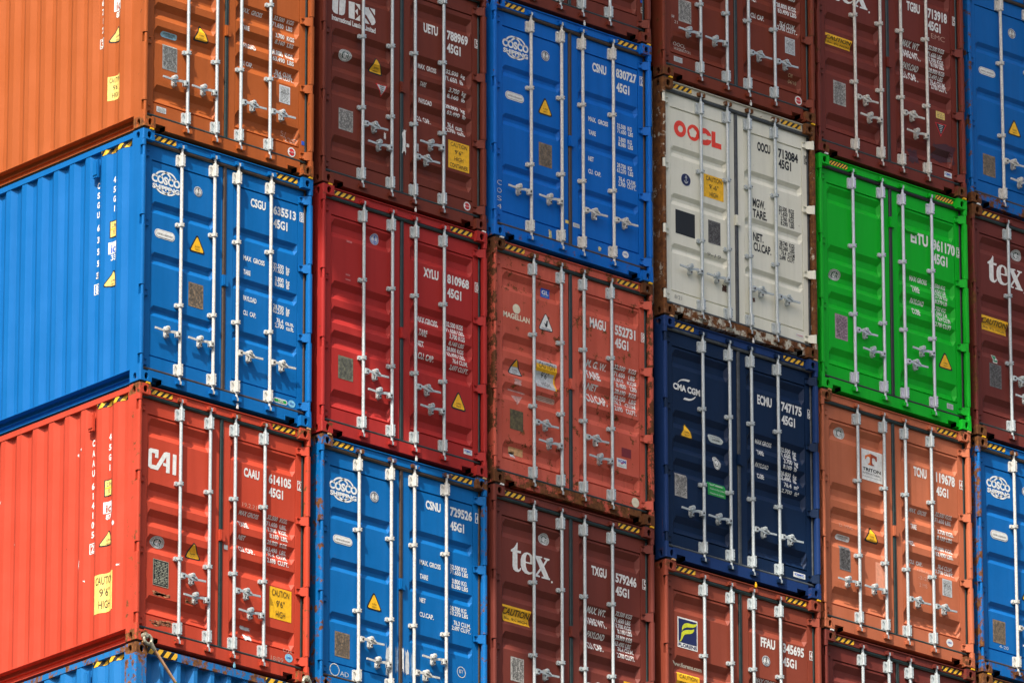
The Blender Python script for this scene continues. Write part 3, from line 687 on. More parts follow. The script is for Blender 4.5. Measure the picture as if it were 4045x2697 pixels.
STICK = {
    'white': (srgb(228, 228, 222), 0.10), 'black': (srgb(22, 22, 24), 0.1), 'cream': (srgb(228, 218, 190), 0.1),
    'chalk': (srgb(205, 160, 140), 0.2), 'chalkw': (srgb(215, 215, 205), 0.15), 'tanchalk': (srgb(215, 185, 140), 0.15), 'pencil': (srgb(120, 120, 112), 0.15),
    'yellow': (srgb(245, 186, 20), 0.10), 'fadedyellow': (srgb(236, 205, 110), 0.12), 'paleyellow': (srgb(222, 212, 150), 0.3), 'hazard_yellow': (srgb(240, 184, 40), 0.12),
    'paleblue': (srgb(150, 200, 215), 0.12), 'palelabel': (srgb(196, 200, 200), 0.12), 'ovalwhite': (srgb(226, 226, 220), 0.1), 'greyoval': (srgb(196, 160, 140), 0.1), 'paleoval': (srgb(190, 198, 190), 0.1),
    'green': (srgb(20, 150, 60), 0.1), 'sealgreen': (srgb(25, 70, 55), 0.2), 'signblue': (srgb(25, 85, 190), 0.1), 'signred': (srgb(225, 60, 40), 0.1), 'red': (srgb(205, 30, 35), 0.1),
    'oored': (srgb(236, 62, 40), 0.1), 'navy': (srgb(16, 30, 80), 0.1), 'dfic': (srgb(130, 195, 220), 0.15), 'tealgreen': (srgb(30, 130, 90), 0.15),
    'metal': (srgb(150, 152, 148), 0.25), 'lightplate': (srgb(176, 172, 164), 0.3), 'browned': (srgb(140, 118, 92), 0.3), 'oliveplate': (srgb(112, 112, 92), 0.3), 'greyplate': (srgb(110, 108, 106), 0.3), 'pinkplate': (srgb(178, 146, 160), 0.25), 'blackplate': (srgb(34, 36, 34), 0.2), 'rustplate': (srgb(98, 86, 52), 0.35),
    'plate_text': (srgb(88, 86, 80), 0.2), 'plate_text_light': (srgb(170, 172, 150), 0.2),
    'moon': (srgb(225, 220, 190), 0.1), 'scuff': (srgb(200, 110, 105), 0.25), 'scuff2': (srgb(206, 160, 150), 0.25), 'scuffblue': (srgb(120, 155, 190), 0.25), 'scrape': (srgb(205, 140, 100), 0.45),
    'tan': (srgb(214, 164, 110), 0.2), 'darkred': (srgb(120, 30, 36), 0.1), 'darkpaint': (srgb(66, 18, 26), 0.15), 'freshsalmon': (srgb(222, 150, 120), 0.1), 'rustpatch': (srgb(90, 50, 24), 0.3),
    'lime': (srgb(200, 205, 40), 0.1), 'orange': (srgb(225, 110, 30), 0.08), 'brownorange': (srgb(160, 60, 25), 0.1), 'iron': (srgb(60, 50, 44), 0.3),
}


def stick(key):
    rgb, var = STICK[key]
    return plain('sticker_' + key, rgb, 0.5, var, 26.0)




GALV = plain('galvanised_steel', srgb(188, 196, 196), 0.42, 0.10, 45.0, 0.25)
WHITEROD = plain('white_painted_steel', srgb(205, 203, 194), 0.45, 0.14, 40.0)
CLEANROD = plain('bright_zinc', srgb(204, 204, 216), 0.36, 0.06, 45.0, 0.25)
DARK = plain('dark_interior', (0.010, 0.009, 0.008), 0.9, 0.1)
RUBBER = {'brown': plain('brown_rubber', srgb(62, 46, 34), 0.45, 0.2, 30.0), 'teal': plain('green_black_rubber', srgb(24, 44, 42), 0.35, 0.25, 14.0), 'black': plain('black_rubber', srgb(26, 23, 24), 0.4, 0.2, 20.0), 'grey': plain('grey_rubber', srgb(66, 70, 72), 0.5, 0.25, 16.0)}


# ---------------------------------------------------------------- mesh helper
class MB:
    def __init__(self):
        self.v, self.f, self.m, self.s = [], [], [], []

    def add(self, vs, fs, mi=0, smooth=False):
        o = len(self.v)
        self.v += [tuple(p) for p in vs]
        for f in fs:
            self.f.append(tuple(i + o for i in f))
            self.m.append(mi)
            self.s.append(smooth)

    def box(self, x0, x1, y0, y1, z0, z1, mi=0):
        self.add([(x0, y0, z0), (x1, y0, z0), (x1, y1, z0), (x0, y1, z0), (x0, y0, z1), (x1, y0, z1), (x1, y1, z1), (x0, y1, z1)],
                 [(0, 3, 2, 1), (4, 5, 6, 7), (0, 1, 5, 4), (1, 2, 6, 5), (2, 3, 7, 6), (3, 0, 4, 7)], mi)

    def prism(self, poly, a, b, axis='z', mi=0, smooth=False):
        n = len(poly)
        if axis == 'z':
            P = lambda p, t: (p[0], p[1], t)
        elif axis == 'y':
            P = lambda p, t: (p[0], t, p[1])
        else:
            P = lambda p, t: (t, p[0], p[1])
        vs = [P(p, a) for p in poly] + [P(p, b) for p in poly]
        fs = [(i, (i + 1) % n, n + (i + 1) % n, n + i) for i in range(n)]
        self.add(vs, fs, mi, smooth)
        self.add(vs, [tuple(range(n - 1, -1, -1)), tuple(range(n, 2 * n))], mi)

    def tube(self, pts, r, n=10, mi=0, caps=True):
        rings = []
        pts = [Vector(p) for p in pts]
        for i, p in enumerate(pts):
            d = (pts[min(i + 1, len(pts) - 1)] - pts[max(i - 1, 0)]).normalized()
            a = d.cross(Vector((0, 1, 0)))
            if a.length < 1e-3:
                a = d.cross(Vector((1, 0, 0)))
            a.normalize()
            b = d.cross(a)
            rr = r[i] if isinstance(r, (list, tuple)) else r
            rings.append([p + a * rr * math.cos(2 * math.pi * k / n) + b * rr * math.sin(2 * math.pi * k / n) for k in range(n)])
        vs = [q for ring in rings for q in ring]
        fs = []
        for i in range(len(rings) - 1):
            for k in range(n):
                fs.append((i * n + k, i * n + (k + 1) % n, (i + 1) * n + (k + 1) % n, (i + 1) * n + k))
        self.add(vs, fs, mi, True)
        if caps:
            self.add(vs, [tuple(range(n)), tuple(range((len(rings) - 1) * n, len(rings) * n))], mi)

    def mesh(self, name, mats):
        me = bpy.data.meshes.new(name)
        me.from_pydata(self.v, [], self.f)
        for m in mats:
            me.materials.append(m)
        me.polygons.foreach_set('material_index', self.m)
        me.polygons.foreach_set('use_smooth', self.s)
        bm = bmesh.new()
        bm.from_mesh(me)
        bmesh.ops.recalc_face_normals(bm, faces=bm.faces)
        bm.to_mesh(me)
        bm.free()
        me.update()
        return me


CACHE = {}


def put(key, name, mats, parent, fn, loc=(0, 0, 0), label=None):
    """one mesh object; equal keys share their mesh data"""
    kk = (key, tuple(m.name for m in mats))
    if kk not in CACHE:
        b = MB()
        fn(b)
        CACHE[kk] = b.mesh(name, mats)
    o = bpy.data.objects.new(name, CACHE[kk])
    COL.objects.link(o)
    o.location = loc
    if parent:
        o.parent = parent
    if label:
        o['label'] = label
    return o


# ---------------------------------------------------------------- text as flat triangles (unit: cap height 1)
TEXT = {}


def text_tris(s, bold=0.012):
    if (s, bold) in TEXT:
        return TEXT[(s, bold)]
    cu = bpy.data.curves.new('lettering', 'FONT')
    cu.body = s
    cu.size = 1.0
    cu.offset = bold
    cu.resolution_u = 3
    ob = bpy.data.objects.new('lettering', cu)
    me = ob.to_mesh()
    vs = [(v.co.x, v.co.y) for v in me.vertices]
    fs = [tuple(p.vertices) for p in me.polygons]
    ob.to_mesh_clear()
    bpy.data.objects.remove(ob)
    bpy.data.curves.remove(cu)
    TEXT[(s, bold)] = (vs, fs)
    return vs, fs


_h = text_tris('H')[0]
CAP0, CAP1 = min(p[1] for p in _h), max(p[1] for p in _h)


class Decal:
    """flat shapes in two surface coordinates, laid on a curved surface as thin film"""
    def __init__(self):
        self.items = []
        self.mats = []

    def mi(self, key):
        if key not in self.mats:
            self.mats.append(key)
        return self.mats.index(key)

    def poly(self, pts, key, layer=0, holes=()):
        rings = [[Vector((p[0], p[1], 0)) for p in r] for r in (pts, *holes)]
        tris = tessellate_polygon(rings)
        flat = [(p.x, p.y) for r in rings for p in r]
        self.items.append((flat, [tuple(t) for t in tris], self.mi(key), layer))

    def rect(self, u0, v0, u1, v1, key, layer=0):
        self.items.append(([(u0, v0), (u1, v0), (u1, v1), (u0, v1)], [(0, 1, 2, 3)], self.mi(key), layer))

    def frame(self, u0, v0, u1, v1, t, key, layer=0):
        self.rect(u0, v0, u1, v0 + t, key, layer)
        self.rect(u0, v1 - t, u1, v1, key, layer)
        self.rect(u0, v0 + t, u0 + t, v1 - t, key, layer)
        self.rect(u1 - t, v0 + t, u1, v1 - t, key, layer)

    def disc(self, u, v, r, key, layer=0, n=28, ry=None, hole=None):
        ry = ry or r
        o = [(u + r * math.cos(2 * math.pi * i / n), v + ry * math.sin(2 * math.pi * i / n)) for i in range(n)]
        h = [[(u + hole * r * math.cos(2 * math.pi * i / n), v + hole * ry * math.sin(2 * math.pi * i / n)) for i in range(n)]] if hole else []
        self.poly(o, key, layer, h)

    def pill(self, u0, u1, v, h, key, layer=0):
        r = h / 2
        p = [(u1 - r + r * math.cos(a), v + r * math.sin(a)) for a in [math.radians(-90 + 18 * i) for i in range(11)]]
        p += [(u0 + r - r * math.cos(a), v - r * math.sin(a)) for a in [math.radians(-90 + 18 * i) for i in range(11)]]
        self.poly(p, key, layer)

    def text(self, s, u0, v0, u1, h, key, layer=0, bold=0.012):
        vs, fs = text_tris(s, bold)
        if not vs:
            return
        x0, x1 = min(p[0] for p in vs), max(p[0] for p in vs)
        sx = (u1 - u0) / max(1e-6, x1 - x0)
        sy = h / (CAP1 - CAP0)
        self.items.append(([(u0 + (p[0] - x0) * sx, v0 + (p[1] - CAP0) * sy) for p in vs], fs, self.mi(key), layer))

    def ribbon(self, pts, w, key, layer=0):
        pts = [Vector((*p, 0)) for p in pts]
        q = []
        for i in range(len(pts) - 1):                     # Catmull-Rom refinement
            p0, p1, p2, p3 = pts[max(i - 1, 0)], pts[i], pts[i + 1], pts[min(i + 2, len(pts) - 1)]
            for t in (0, .33, .66):
                q.append(0.5 * ((2 * p1) + (p2 - p0) * t + (2 * p0 - 5 * p1 + 4 * p2 - p3) * t * t + (3 * p1 - p0 - 3 * p2 + p3) * t ** 3))
        q.append(pts[-1])
        L, R = [], []
        for i, p in enumerate(q):
            d = q[min(i + 1, len(q) - 1)] - q[max(i - 1, 0)]
            n = Vector((-d.y, d.x, 0)).normalized() * w / 2
            L.append((p + n)[:2])
            R.append((p - n)[:2])
        k = len(q)
        self.items.append(([tuple(p) for p in L + R], [(i, i + 1, k + i + 1, k + i) for i in range(k - 1)], self.mi(key), layer))

    def build(self, name, parent, surf, cuts, label=None):
        bm = bmesh.new()
        lay = bm.verts.layers.int.new('layer')
        for flat, fs, mi, layer in self.items:
            vs = []
            for p in flat:
                v = bm.verts.new((p[0], 0.0, p[1]))
                v[lay] = layer
                vs.append(v)
            for f in fs:
                if len(set(f)) < 3:
                    continue
                try:
                    fc = bm.faces.new([vs[i] for i in f])
                    fc.material_index = mi
                except ValueError:
                    pass
        lo = [min(v.co[i] for v in bm.verts) for i in (0, 2)]
        hi = [max(v.co[i] for v in bm.verts) for i in (0, 2)]
        for ax, val in cuts:
            k = 0 if ax == 'u' else 1
            if lo[k] < val < hi[k]:
                co = (val, 0, 0) if ax == 'u' else (0, 0, val)
                no = (1, 0, 0) if ax == 'u' else (0, 0, 1)
                bmesh.ops.bisect_plane(bm, geom=bm.verts[:] + bm.edges[:] + bm.faces[:], dist=1e-5, plane_co=co, plane_no=no)
        for f in bm.faces:
            f.normal_update()
        for v in bm.verts:
            v.co = surf(v.co.x, v.co.z, 0.0022 + 0.0016 * v[lay])
        me = bpy.data.meshes.new(name)
        bm.to_mesh(me)
        bm.free()
        for k in self.mats:
            me.materials.append(stick(k))
        o = bpy.data.objects.new(name, me)
        COL.objects.link(o)
        o.parent = parent
        if label:
            o['label'] = label
        return o


# ---------------------------------------------------------------- container geometry (metres; u across, y inwards, v up)
CW, CH, CL = 2.438, 2.896, 12.192
GROOVES = {'A': [(2.125, 1.985), (1.54, 1.395), (.925, .80)],
           'B': [(2.56, 2.34), (1.83, 1.61), (1.53, 1.33), (1.25, 1.04), (.56, .35)],
           'U': [(2.53, 2.31), (1.905, 1.675), (1.622, 1.392), (1.326, 1.103), (.632, .437)]}
GDEPTH = {'A': .032, 'B': .042, 'U': .042}
LEAF = {0: (.078, 1.198, .19, 1.09), 1: (1.257, 2.364, 1.352, 2.288)}
YF, YP = .085, .088
V0, V1 = .188, 2.760
P0, P1 = .33, 2.597


def slopes(t):
    return (.045, .06) if t == 'A' else (.07, .07)


def door_depth(t, u, v):
    for s in (0, 1):
        _, _, a, b = LEAF[s]
        if a < u < b and P0 < v < P1:
            k = max(0.0, min(1.0, (u - a - .008) / .045, (b - .008 - u) / .045))
            st, sb = slopes(t)
            for hi, lo in GROOVES[t]:
                if lo < v < hi:
                    return YP + GDEPTH[t] * k * min(1.0, (hi - v) / st, (v - lo) / sb)
            return YP
    return YF


def door_cuts(t):
    st, sb = slopes(t)
    c = []
    for hi, lo in GROOVES[t]:
        c += [('v', hi), ('v', hi - st), ('v', lo + sb), ('v', lo)]
    for s in (0, 1):
        _, _, a, b = LEAF[s]
        c += [('u', a), ('u', b), ('u', a + .053), ('u', b - .053)]
    return c


def leaf_mesh(t, s):
    u0, u1, a, b = LEAF[s]
    st, sb = slopes(t)

    def fn(M):
        M.box(u0, a, YF, .125, V0, V1)
        M.box(b, u1, YF, .125, V0, V1)
        M.box(a, b, YF, .125, V0, P0)
        M.box(a, b, YF, .125, P1, V1)
        us = [a, a + .007, a + .053, b - .053, b - .007, b]
        vs = [(P0, .104, 0), (P0 + .010, .104, 0), (P0 + .017, YP, 0)]
        for hi, lo in reversed(GROOVES[t]):
            vs += [(lo, YP, 0), (lo + sb, YP, 1), (hi - st, YP, 1), (hi, YP, 0)]
        vs += [(P1 - .017, YP, 0), (P1 - .010, .104, 0), (P1, .104, 0)]
        verts = []
        for v, y, g in vs:
            for i, u in enumerate(us):
                yy = y + (GDEPTH[t] if g and i in (2, 3) else 0)
                if i in (0, 5):
                    yy = max(yy, .099)
                verts.append((u, yy, v))
        n = len(us)
        fs = []
        for j in range(len(vs) - 1):
            for i in range(n - 1):
                fs.append((j * n + i, j * n + i + 1, (j + 1) * n + i + 1, (j + 1) * n + i))
        M.add(verts, fs)
        M.box(u0, u1, .136, .14, V0, V1)                    # inner lining
    return fn


def holed_face(M, outer, hole, place, depth_vec, mi=0):
    rings = [[Vector((p[0], p[1], 0)) for p in r] for r in (outer, hole)]
    tris = tessellate_polygon(rings)
    flat = [place(p.x, p.y) for r in rings for p in r]
    M.add(flat, [tuple(t) for t in tris], mi)
    n = len(hole)
    a = [Vector(place(*p)) for p in hole]
    b = [p + Vector(depth_vec) for p in a]
    M.add(a + b, [(i, (i + 1) % n, n + (i + 1) % n, n + i) for i in range(n)], mi)


def stadium(cx, cz, w, h, n=14, skew=0.0):
    pts = []
    for i in range(n * 2):
        a = 2 * math.pi * i / (n * 2)
        x = w * math.copysign(abs(math.cos(a)) ** .8, math.cos(a))
        z = h * math.copysign(abs(math.sin(a)) ** .8, math.sin(a))
        pts.append((cx + x, cz + z))
    return pts


def casting(side, top, back=False):
    """ISO corner casting with its two apertures; side 0 left, 1 right"""
    def fn(M):
        W, D, H = .162, .178, .118
        c = .014
        hx = .088 if side == 0 else W - .088
        hole = stadium(hx, .057, .029 if top else .025, .039)
        front = [(c, 0), (W, 0), (W, H), (c, H)] if side == 0 else [(0, 0), (W - c, 0), (W - c, H), (0, H)]
        holed_face(M, front, hole, lambda a, b: (a, 0.0, b), (0, .03, 0))
        sx = 0.0 if side == 0 else W
        sg = 1 if side == 0 else -1
        holed_face(M, [(c, 0), (D, 0), (D, H), (c, H)], stadium(.092, .057, .029 if top else .026, .039), lambda a, b: (sx, a, b), (.03 * sg, 0, 0))
        # chamfered front edge, rest of the shell
        M.add([(sx + c * sg, 0, 0), (sx + .004 * sg, .004, 0), (sx, c, 0), (sx + c * sg, 0, H), (sx + .004 * sg, .004, H), (sx, c, H)], [(0, 1, 4, 3), (1, 2, 5, 4)], 0, True)
        ix = W if side == 0 else 0.0
        M.add([(ix, 0, 0), (ix, D, 0), (ix, D, H), (ix, 0, H)], [(0, 1, 2, 3)])
        M.add([(0, D, 0), (W, D, 0), (W, D, H), (0, D, H)], [(0, 1, 2, 3)])
        pl = [(sx + c * sg, 0), (ix, 0), (ix, D), (sx, D), (sx, c), (sx + .004 * sg, .004)]
        for z in (0, H):
            M.add([(p[0], p[1], z) for p in pl], [tuple(range(6))])
    return fn


HINGE_V = [2.65, 1.845, 1.04, .245]


def post(side, hinges=True):
    full = [(0, .178), (0, .02), (.004, .009), (.014, .002), (.026, 0), (.040, .002), (.050, .009), (.055, .02), (.055, .05), (.036, .062), (.036, .178)]
    cut = [(0, .178), (0, .05), (.036, .05), (.036, .178)]
    if side:
        full = [(CW - x, y) for x, y in full]
        cut = [(CW - x, y) for x, y in cut]

    def fn(M):
        z = .118
        if hinges:
            for h in sorted(HINGE_V):
                M.prism(full, z, h - .058, 'z', 0, False)
                M.prism(cut, h - .058, h + .058, 'z', 0)
                z = h + .058
        M.prism(full, z, CH - .118, 'z', 0)
    return fn


def hinge_fn(side):
    def fn(M):
        s = 1 if side else -1
        X = (lambda x: CW - x) if side else (lambda x: x)
        M.tube([(X(.030), .022, -.055), (X(.030), .022, .055)], .0185, 12)
        # blade bending from the barrel back to the door face
        pts = [(.040, .012, .050), (.075, .040, .050), (.115, .072, .040), (.150, .078, .032)]
        vs = []
        for x, y, h in pts:
            vs += [(X(x), y, -h), (X(x), y, h), (X(x), y + .012, -h), (X(x), y + .012, h)]
        fs = []
        for i in range(3):
            a, b = 4 * i, 4 * i + 4
            fs += [(a, b, b + 1, a + 1), (a + 2, a + 3, b + 3, b + 2), (a, a + 2, b + 2, b), (a + 1, b + 1, b + 3, a + 3)]
        fs += [(0, 1, 3, 2), (12, 14, 15, 13)]
        M.add(vs, fs)
        # stiffening ribs of the pressed blade
        M.box(min(X(.075), X(.145)), max(X(.075), X(.145)), .058, .072, .028, .036)
        M.box(min(X(.075), X(.145)), max(X(.075), X(.145)), .058, .072, -.036, -.028)
    return fn


YB = .045


def bar_fn(M):
    M.tube([(0, YB, .24), (0, YB, 2.68)], .0185, 14)
    for a, b in ((.10, .24), (2.68, 2.825)):
        M.tube([(0, YB, a), (0, YB, b)], .0145, 12)
    M.tube([(0, YB, .168), (0, YB, .182)], .021, 12)
    M.tube([(0, YB, 2.735), (0, YB, 2.75)], .021, 12)
    for z, s in ((.10, -1), (2.825, 1)):                    # cam head with its hook
        M.box(-.016, .016, .028, .058, z - .018, z + .018)
        M.prism([(.012, z - .020), (.040, z - .014 * s), (.046, z + .006), (.030, z + .016), (.012, z + .018)], .030, .050, 'y')
        M.prism([(-.012, z - .016), (-.030, z - .010), (-.034, z + .012), (-.012, z + .018)], .034, .052, 'y')


def keeper_fn(M):
    # two lugs welded to header / sill holding the cam
    for s in (-1, 1):
        M.prism([(s * .018, -.026), (s * .052, -.020), (s * .056, .016), (s * .034, .028), (s * .018, .022)], .020, .054, 'y')
    M.box(-.05, .05, .046, .054, -.024, .024)


def end_bracket_fn(M):
    M.prism([(-.060, -.060), (-.052, -.066), (.018, -.066), (.026, -.058), (.026, .058), (.018, .066), (-.052, .066), (-.060, .060)], .064, .086, 'y')
    M.prism([(-.024, .016), (-.018, .008), (.018, .008), (.024, .016), (.024, .066), (-.024, .066)][::-1], -.066, .066, 'z')
    for z in (-.042, .042):
        M.tube([(-.045, .066, z), (-.045, .052, z)], .009, 8)
        M.tube([(.014, .020, z), (.014, .006, z)], .006, 8, 1)


def mid_bracket_fn(M):
    M.prism([(-.056, -.020), (-.046, -.027), (.026, -.021), (.026, .021), (-.046, .024), (-.056, .016)], .064, .088, 'y')
    M.prism([(-.024, .018), (-.016, .016), (.016, .016), (.024, .018), (.024, .066), (-.024, .066)], -.020, .020, 'z')
    M.tube([(-.043, .066, 0), (-.043, .054, 0)], .008, 8)
    M.tube([(.016, .020, 0), (.016, .010, 0)], .006, 8, 1)


def handle_fn(d):
    def fn(M):
        X = lambda a: d * a
        def bx(a, b, y0, y1, z0, z1, mi=0):
            M.box(min(X(a), X(b)), max(X(a), X(b)), y0, y1, z0, z1, mi)
        bx(.010, .060, .012, .066, -.030, .030)             # clamp on the bar
        M.tube([(X(.036), .012, 0), (X(.036), .002, 0)], .010, 8, 1)
        # lever: flat near the bar, twisted grip at the end
        sec = [(.058, .016, .018, .034), (.110, .014, .014, .030), (.150, .006, .012, .034), (.185, -.004, .014, .030), (.225, -.006, .012, .026), (.262, .002, .011, .026), (.360, .006, .011, .026)]
        vs = []
        for x, z, hh, y in sec:
            vs += [(X(x), y, z - hh), (X(x), y, z + hh), (X(x), y + .013, z + hh), (X(x), y + .013, z - hh)]
        fs = []
        for i in range(len(sec) - 1):
            a, b = 4 * i, 4 * i + 4
            for k in range(4):
                fs.append((a + k, a + (k + 1) % 4, b + (k + 1) % 4, b + k))
        e = 4 * (len(sec) - 1)
        fs += [(0, 3, 2, 1), (e, e + 1, e + 2, e + 3)]
        M.add(vs, fs)
        # retainer: base plate, forked catch above, seal loop below
        M.prism([(X(.158), -.050), (X(.170), -.066), (X(.190), -.066), (X(.202), -.050), (X(.202), .056), (X(.192), .066), (X(.168), .066), (X(.158), .056)], .070, .088, 'y')
        M.prism([(X(.160), .020), (X(.200), .014), (X(.205), .040), (X(.196), .062), (X(.170), .064), (X(.158), .046)], .018, .072, 'y')
        M.prism([(X(.200), .006), (X(.232), -.004), (X(.240), .004), (X(.214), .028), (X(.198), .034)], .014, .030, 'y')
        M.prism([(X(.166), -.060), (X(.196), -.060), (X(.200), -.030), (X(.190), -.014), (X(.168), -.014)], .034, .072, 'y')
        M.tube([(X(.181), .034, -.040), (X(.181), .024, -.040)], .010, 8, 1)
        M.tube([(X(.182), .018, .046), (X(.182), .008, .046)], .010, 8)
    return fn


def half_round(M, a, b, r, axis, c0, c1, mi=0):
    """half-round strip along 'axis' from a to b, centre c0 (other in-plane) and depth c1"""
    pr = [(r * math.cos(math.radians(180 + 22.5 * i)), r * .75 * math.sin(math.radians(180 + 22.5 * i))) for i in range(9)]
    if axis == 'x':
        M.prism([(c1 + p[1], c0 + p[0]) for p in pr], a, b, 'x', mi, True)
    else:
        M.prism([(c0 + p[0], c1 + p[1]) for p in pr], a, b, 'z', mi, True)


def header_fn(M):
    M.box(.162, CW - .162, .055, .15, 2.800, CH - .012)
    M.box(.162, CW - .162, .040, .15, CH - .012, CH - .004)       # drip lip
    for s in (0, 1):
        x0, x1 = ((.055, .162), (CW - .162, CW - .055))[s]
        M.box(x0, x1, .10, .15, 2.70, CH - .118)


def sill_fn(M):
    a, b = .205, .345
    for x0, x1 in ((.162, a), (b, CW - b), (CW - a, CW - .162)):
        M.box(x0, x1, .055, .15, .030, .157)
    for x0, x1 in ((a, b), (CW - b, CW - a)):
        M.box(x0, x1, .055, .15, .084, .157)
        M.box(x0 - .006, x0, .050, .15, .028, .092)
        M.box(x1, x1 + .006, .050, .15, .028, .092)
        M.box(x0, x1, .050, .056, .078, .090)
    for s in (0, 1):
        x0, x1 = ((.055, .162), (CW - .162, CW - .055))[s]
        M.box(x0, x1, .10, .15, .118, .19)


CORR = (.0, .055, .133, .208)       # along one pitch: outer->inner slope start etc.
PITCH = .278
XO, XI = .010, .046


def wall_x(y):
    """depth of the pressed side wall at distance y behind the door end"""
    if y < .200:
        return XO
    if y < .222:
        return XO + (XI - XO) * (y - .200) / .022
    q = (y - .289) % PITCH if y >= .289 else -1
    if q < 0:
        return XI
    if q < .078:
        return XI + (XO - XI) * q / .078
    if q < .153:
        return XO
    if q < .223:
        return XO + (XI - XO) * (q - .153) / .070
    return XI


def wall_breaks(y1):
    b = [.178, .200, .222]
    y = .289
    while y < y1:
        b += [y, y + .078, y + .153, y + .223]
        y += PITCH
    return [q for q in b if q < y1] + [y1]


def wall_fn(side):
    def fn(M):
        ys = wall_breaks(CL - .18)
        vs = []
        for y in ys:
            x = wall_x(y)
            x = CW - x if side else x
            vs += [(x, y, .162), (x, y, 2.832)]
        M.add(vs, [(2 * i, 2 * i + 2, 2 * i + 3, 2 * i + 1) for i in range(len(ys) - 1)])
    return fn


def rails_fn(side, top):
    def fn(M):
        X = (lambda a: CW - a) if side else (lambda a: a)
        def bx(a, b, z0, z1):
            M.box(min(X(a), X(b)), max(X(a), X(b)), .178, CL - .178, z0, z1)
        if top:
            bx(.004, .064, 2.826, 2.888)
        else:
            bx(.008, .110, .154, .1615)      # upper flange under the wall
            bx(.104, .110, .018, .154)       # web
            bx(.030, .110, .0105, .018)      # lower flange
            bx(.084, .104, .095, .112)       # longitudinal swage
    return fn


def shell_fn(M):
    M.box(.064, CW - .064, .15, CL - .03, 2.850, 2.870)         # roof
    M.box(.112, CW - .112, .15, CL - .03, .05, .15)             # floor
    M.box(.05, CW - .05, CL - .07, CL - .03, .12, 2.80)         # front wall


def back_frame_fn(M):
    for x0, x1 in ((0, .162), (CW - .162, CW)):
        for z0, z1 in ((0, .118), (CH - .118, CH)):
            M.box(x0, x1, CL - .178, CL, z0, z1)
        M.box(x0, x1, CL - .12, CL - .004, .118, CH - .118)
    M.box(.162, CW - .162, CL - .08, CL - .01, .02, .12)
    M.box(.162, CW - .162, CL - .08, CL - .01, CH - .12, CH - .006)


def end_wall_fn(M):
    # corrugated closed end (no doors)
    n = 9
    x0, x1 = .162, CW - .162
    p = (x1 - x0) / n
    us = [(x0, .045)]
    for i in range(n):
        a = x0 + i * p
        us += [(a + .030, .045), (a + .095, .112), (a + .150, .112), (a + .215, .045)]
    us += [(x1, .045)]
    vs = []
    for x, y in us:
        vs += [(x, y, .13), (x, y, 2.835)]
    M.add(vs, [(2 * i, 2 * i + 2, 2 * i + 3, 2 * i + 1) for i in range(len(us) - 1)])


def end_rail_fn(z0, z1):
    def fn(M):
        M.box(.162, CW - .162, .030, .14, z0, z1)
    return fn


def plain_post(side):
    full = [(0, .178), (0, .016), (.005, .005), (.016, 0), (.150, 0), (.160, .006), (.162, .03), (.162, .178)]
    if side:
        full = [(CW - x, y) for x, y in full]
    return lambda M: M.prism(full, .118, CH - .118, 'z')


def stripes(parent, u0, u1, v0, v1, surf, cuts, fine=False, name='hazard_stripes'):
    d = Decal()
    d.rect(u0, v0, u1, v1, 'black', 0)
    n = 7 if fine else 4
    w = (u1 - u0) / n
    h = v1 - v0
    sk = .055
    for i in range(-1, n + 1):
        a = u0 + i * w + (0.02 if not fine else 0)
        q = [(a, v0), (a + w * .55, v0), (a + w * .55 + sk, v1), (a + sk, v1)]
        # clip to the strip
        q2 = []
        for k in range(4):
            p, r = q[k], q[(k + 1) % 4]
            q2.append(p)
        poly = clip(q2, u0, u1)
        if len(poly) > 2:
            d.poly(poly, 'hazard_yellow', 1)
    return d.build(name, parent, surf, cuts)


def clip(poly, a, b):
    for lim, sgn in ((a, 1), (b, -1)):
        out = []
        for i in range(len(poly)):
            p, q = poly[i], poly[(i + 1) % len(poly)]
            ip, iq = sgn * (p[0] - lim) >= 0, sgn * (q[0] - lim) >= 0
            if ip:
                out.append(p)
            if ip != iq:
                t = (lim - p[0]) / (q[0] - p[0])
                out.append((lim, p[1] + t * (q[1] - p[1])))
        poly = out
        if not poly:
            break
    return poly


def rounded_tri(p, r):
    """triangle with rounded corners"""
    out = []
    c = [Vector(q) for q in p]
    for i in range(3):
        a, b, d = c[i - 1], c[i], c[(i + 1) % 3]
        e0, e1 = (a - b).normalized(), (d - b).normalized()
        s, e = b + e0 * r, b + e1 * r
        for t in (0, .25, .5, .75, 1):
            q = s * (1 - t) ** 2 + b * 2 * t * (1 - t) + e * t * t
            out.append((q.x, q.y))
    return out


def shrink(p, k):
    cx = sum(q[0] for q in p) / len(p)
    cy = sum(q[1] for q in p) / len(p)
    return [(cx + (q[0] - cx) * k, cy + (q[1] - cy) * k) for q in p]


def ragged(u0, v0, u1, v1, seed, n=7, amt=.22):
    rnd = random.Random(seed)
    w, h = u1 - u0, v1 - v0
    pts = []
    for i in range(n):
        pts.append((u0 + w * i / n, v0 + h * amt * rnd.random()))
    for i in range(n):
        pts.append((u1 - w * amt * rnd.random(), v0 + h * i / n))
    for i in range(n):
        pts.append((u1 - w * i / n, v1 - h * amt * rnd.random()))
    for i in range(n):
        pts.append((u0 + w * amt * rnd.random(), v1 - h * i / n))
    return pts


def fine_print(d, u0, v0, u1, v1, key, layer, seed, rows=14):
    """rows of small unreadable print on a plate"""
    rnd = random.Random(seed)
    h = (v1 - v0) / rows
    for i in range(rows):
        v = v1 - h * (i + .8)
        u = u0 + rnd.random() * .12 * (u1 - u0)
        while u < u1 - .01:
            w = (u1 - u0) * (.06 + .28 * rnd.random())
            d.rect(u, v, min(u + w, u1), v + h * (.35 + .2 * rnd.random()), key, layer)
            u += w + (u1 - u0) * (.03 + .10 * rnd.random())


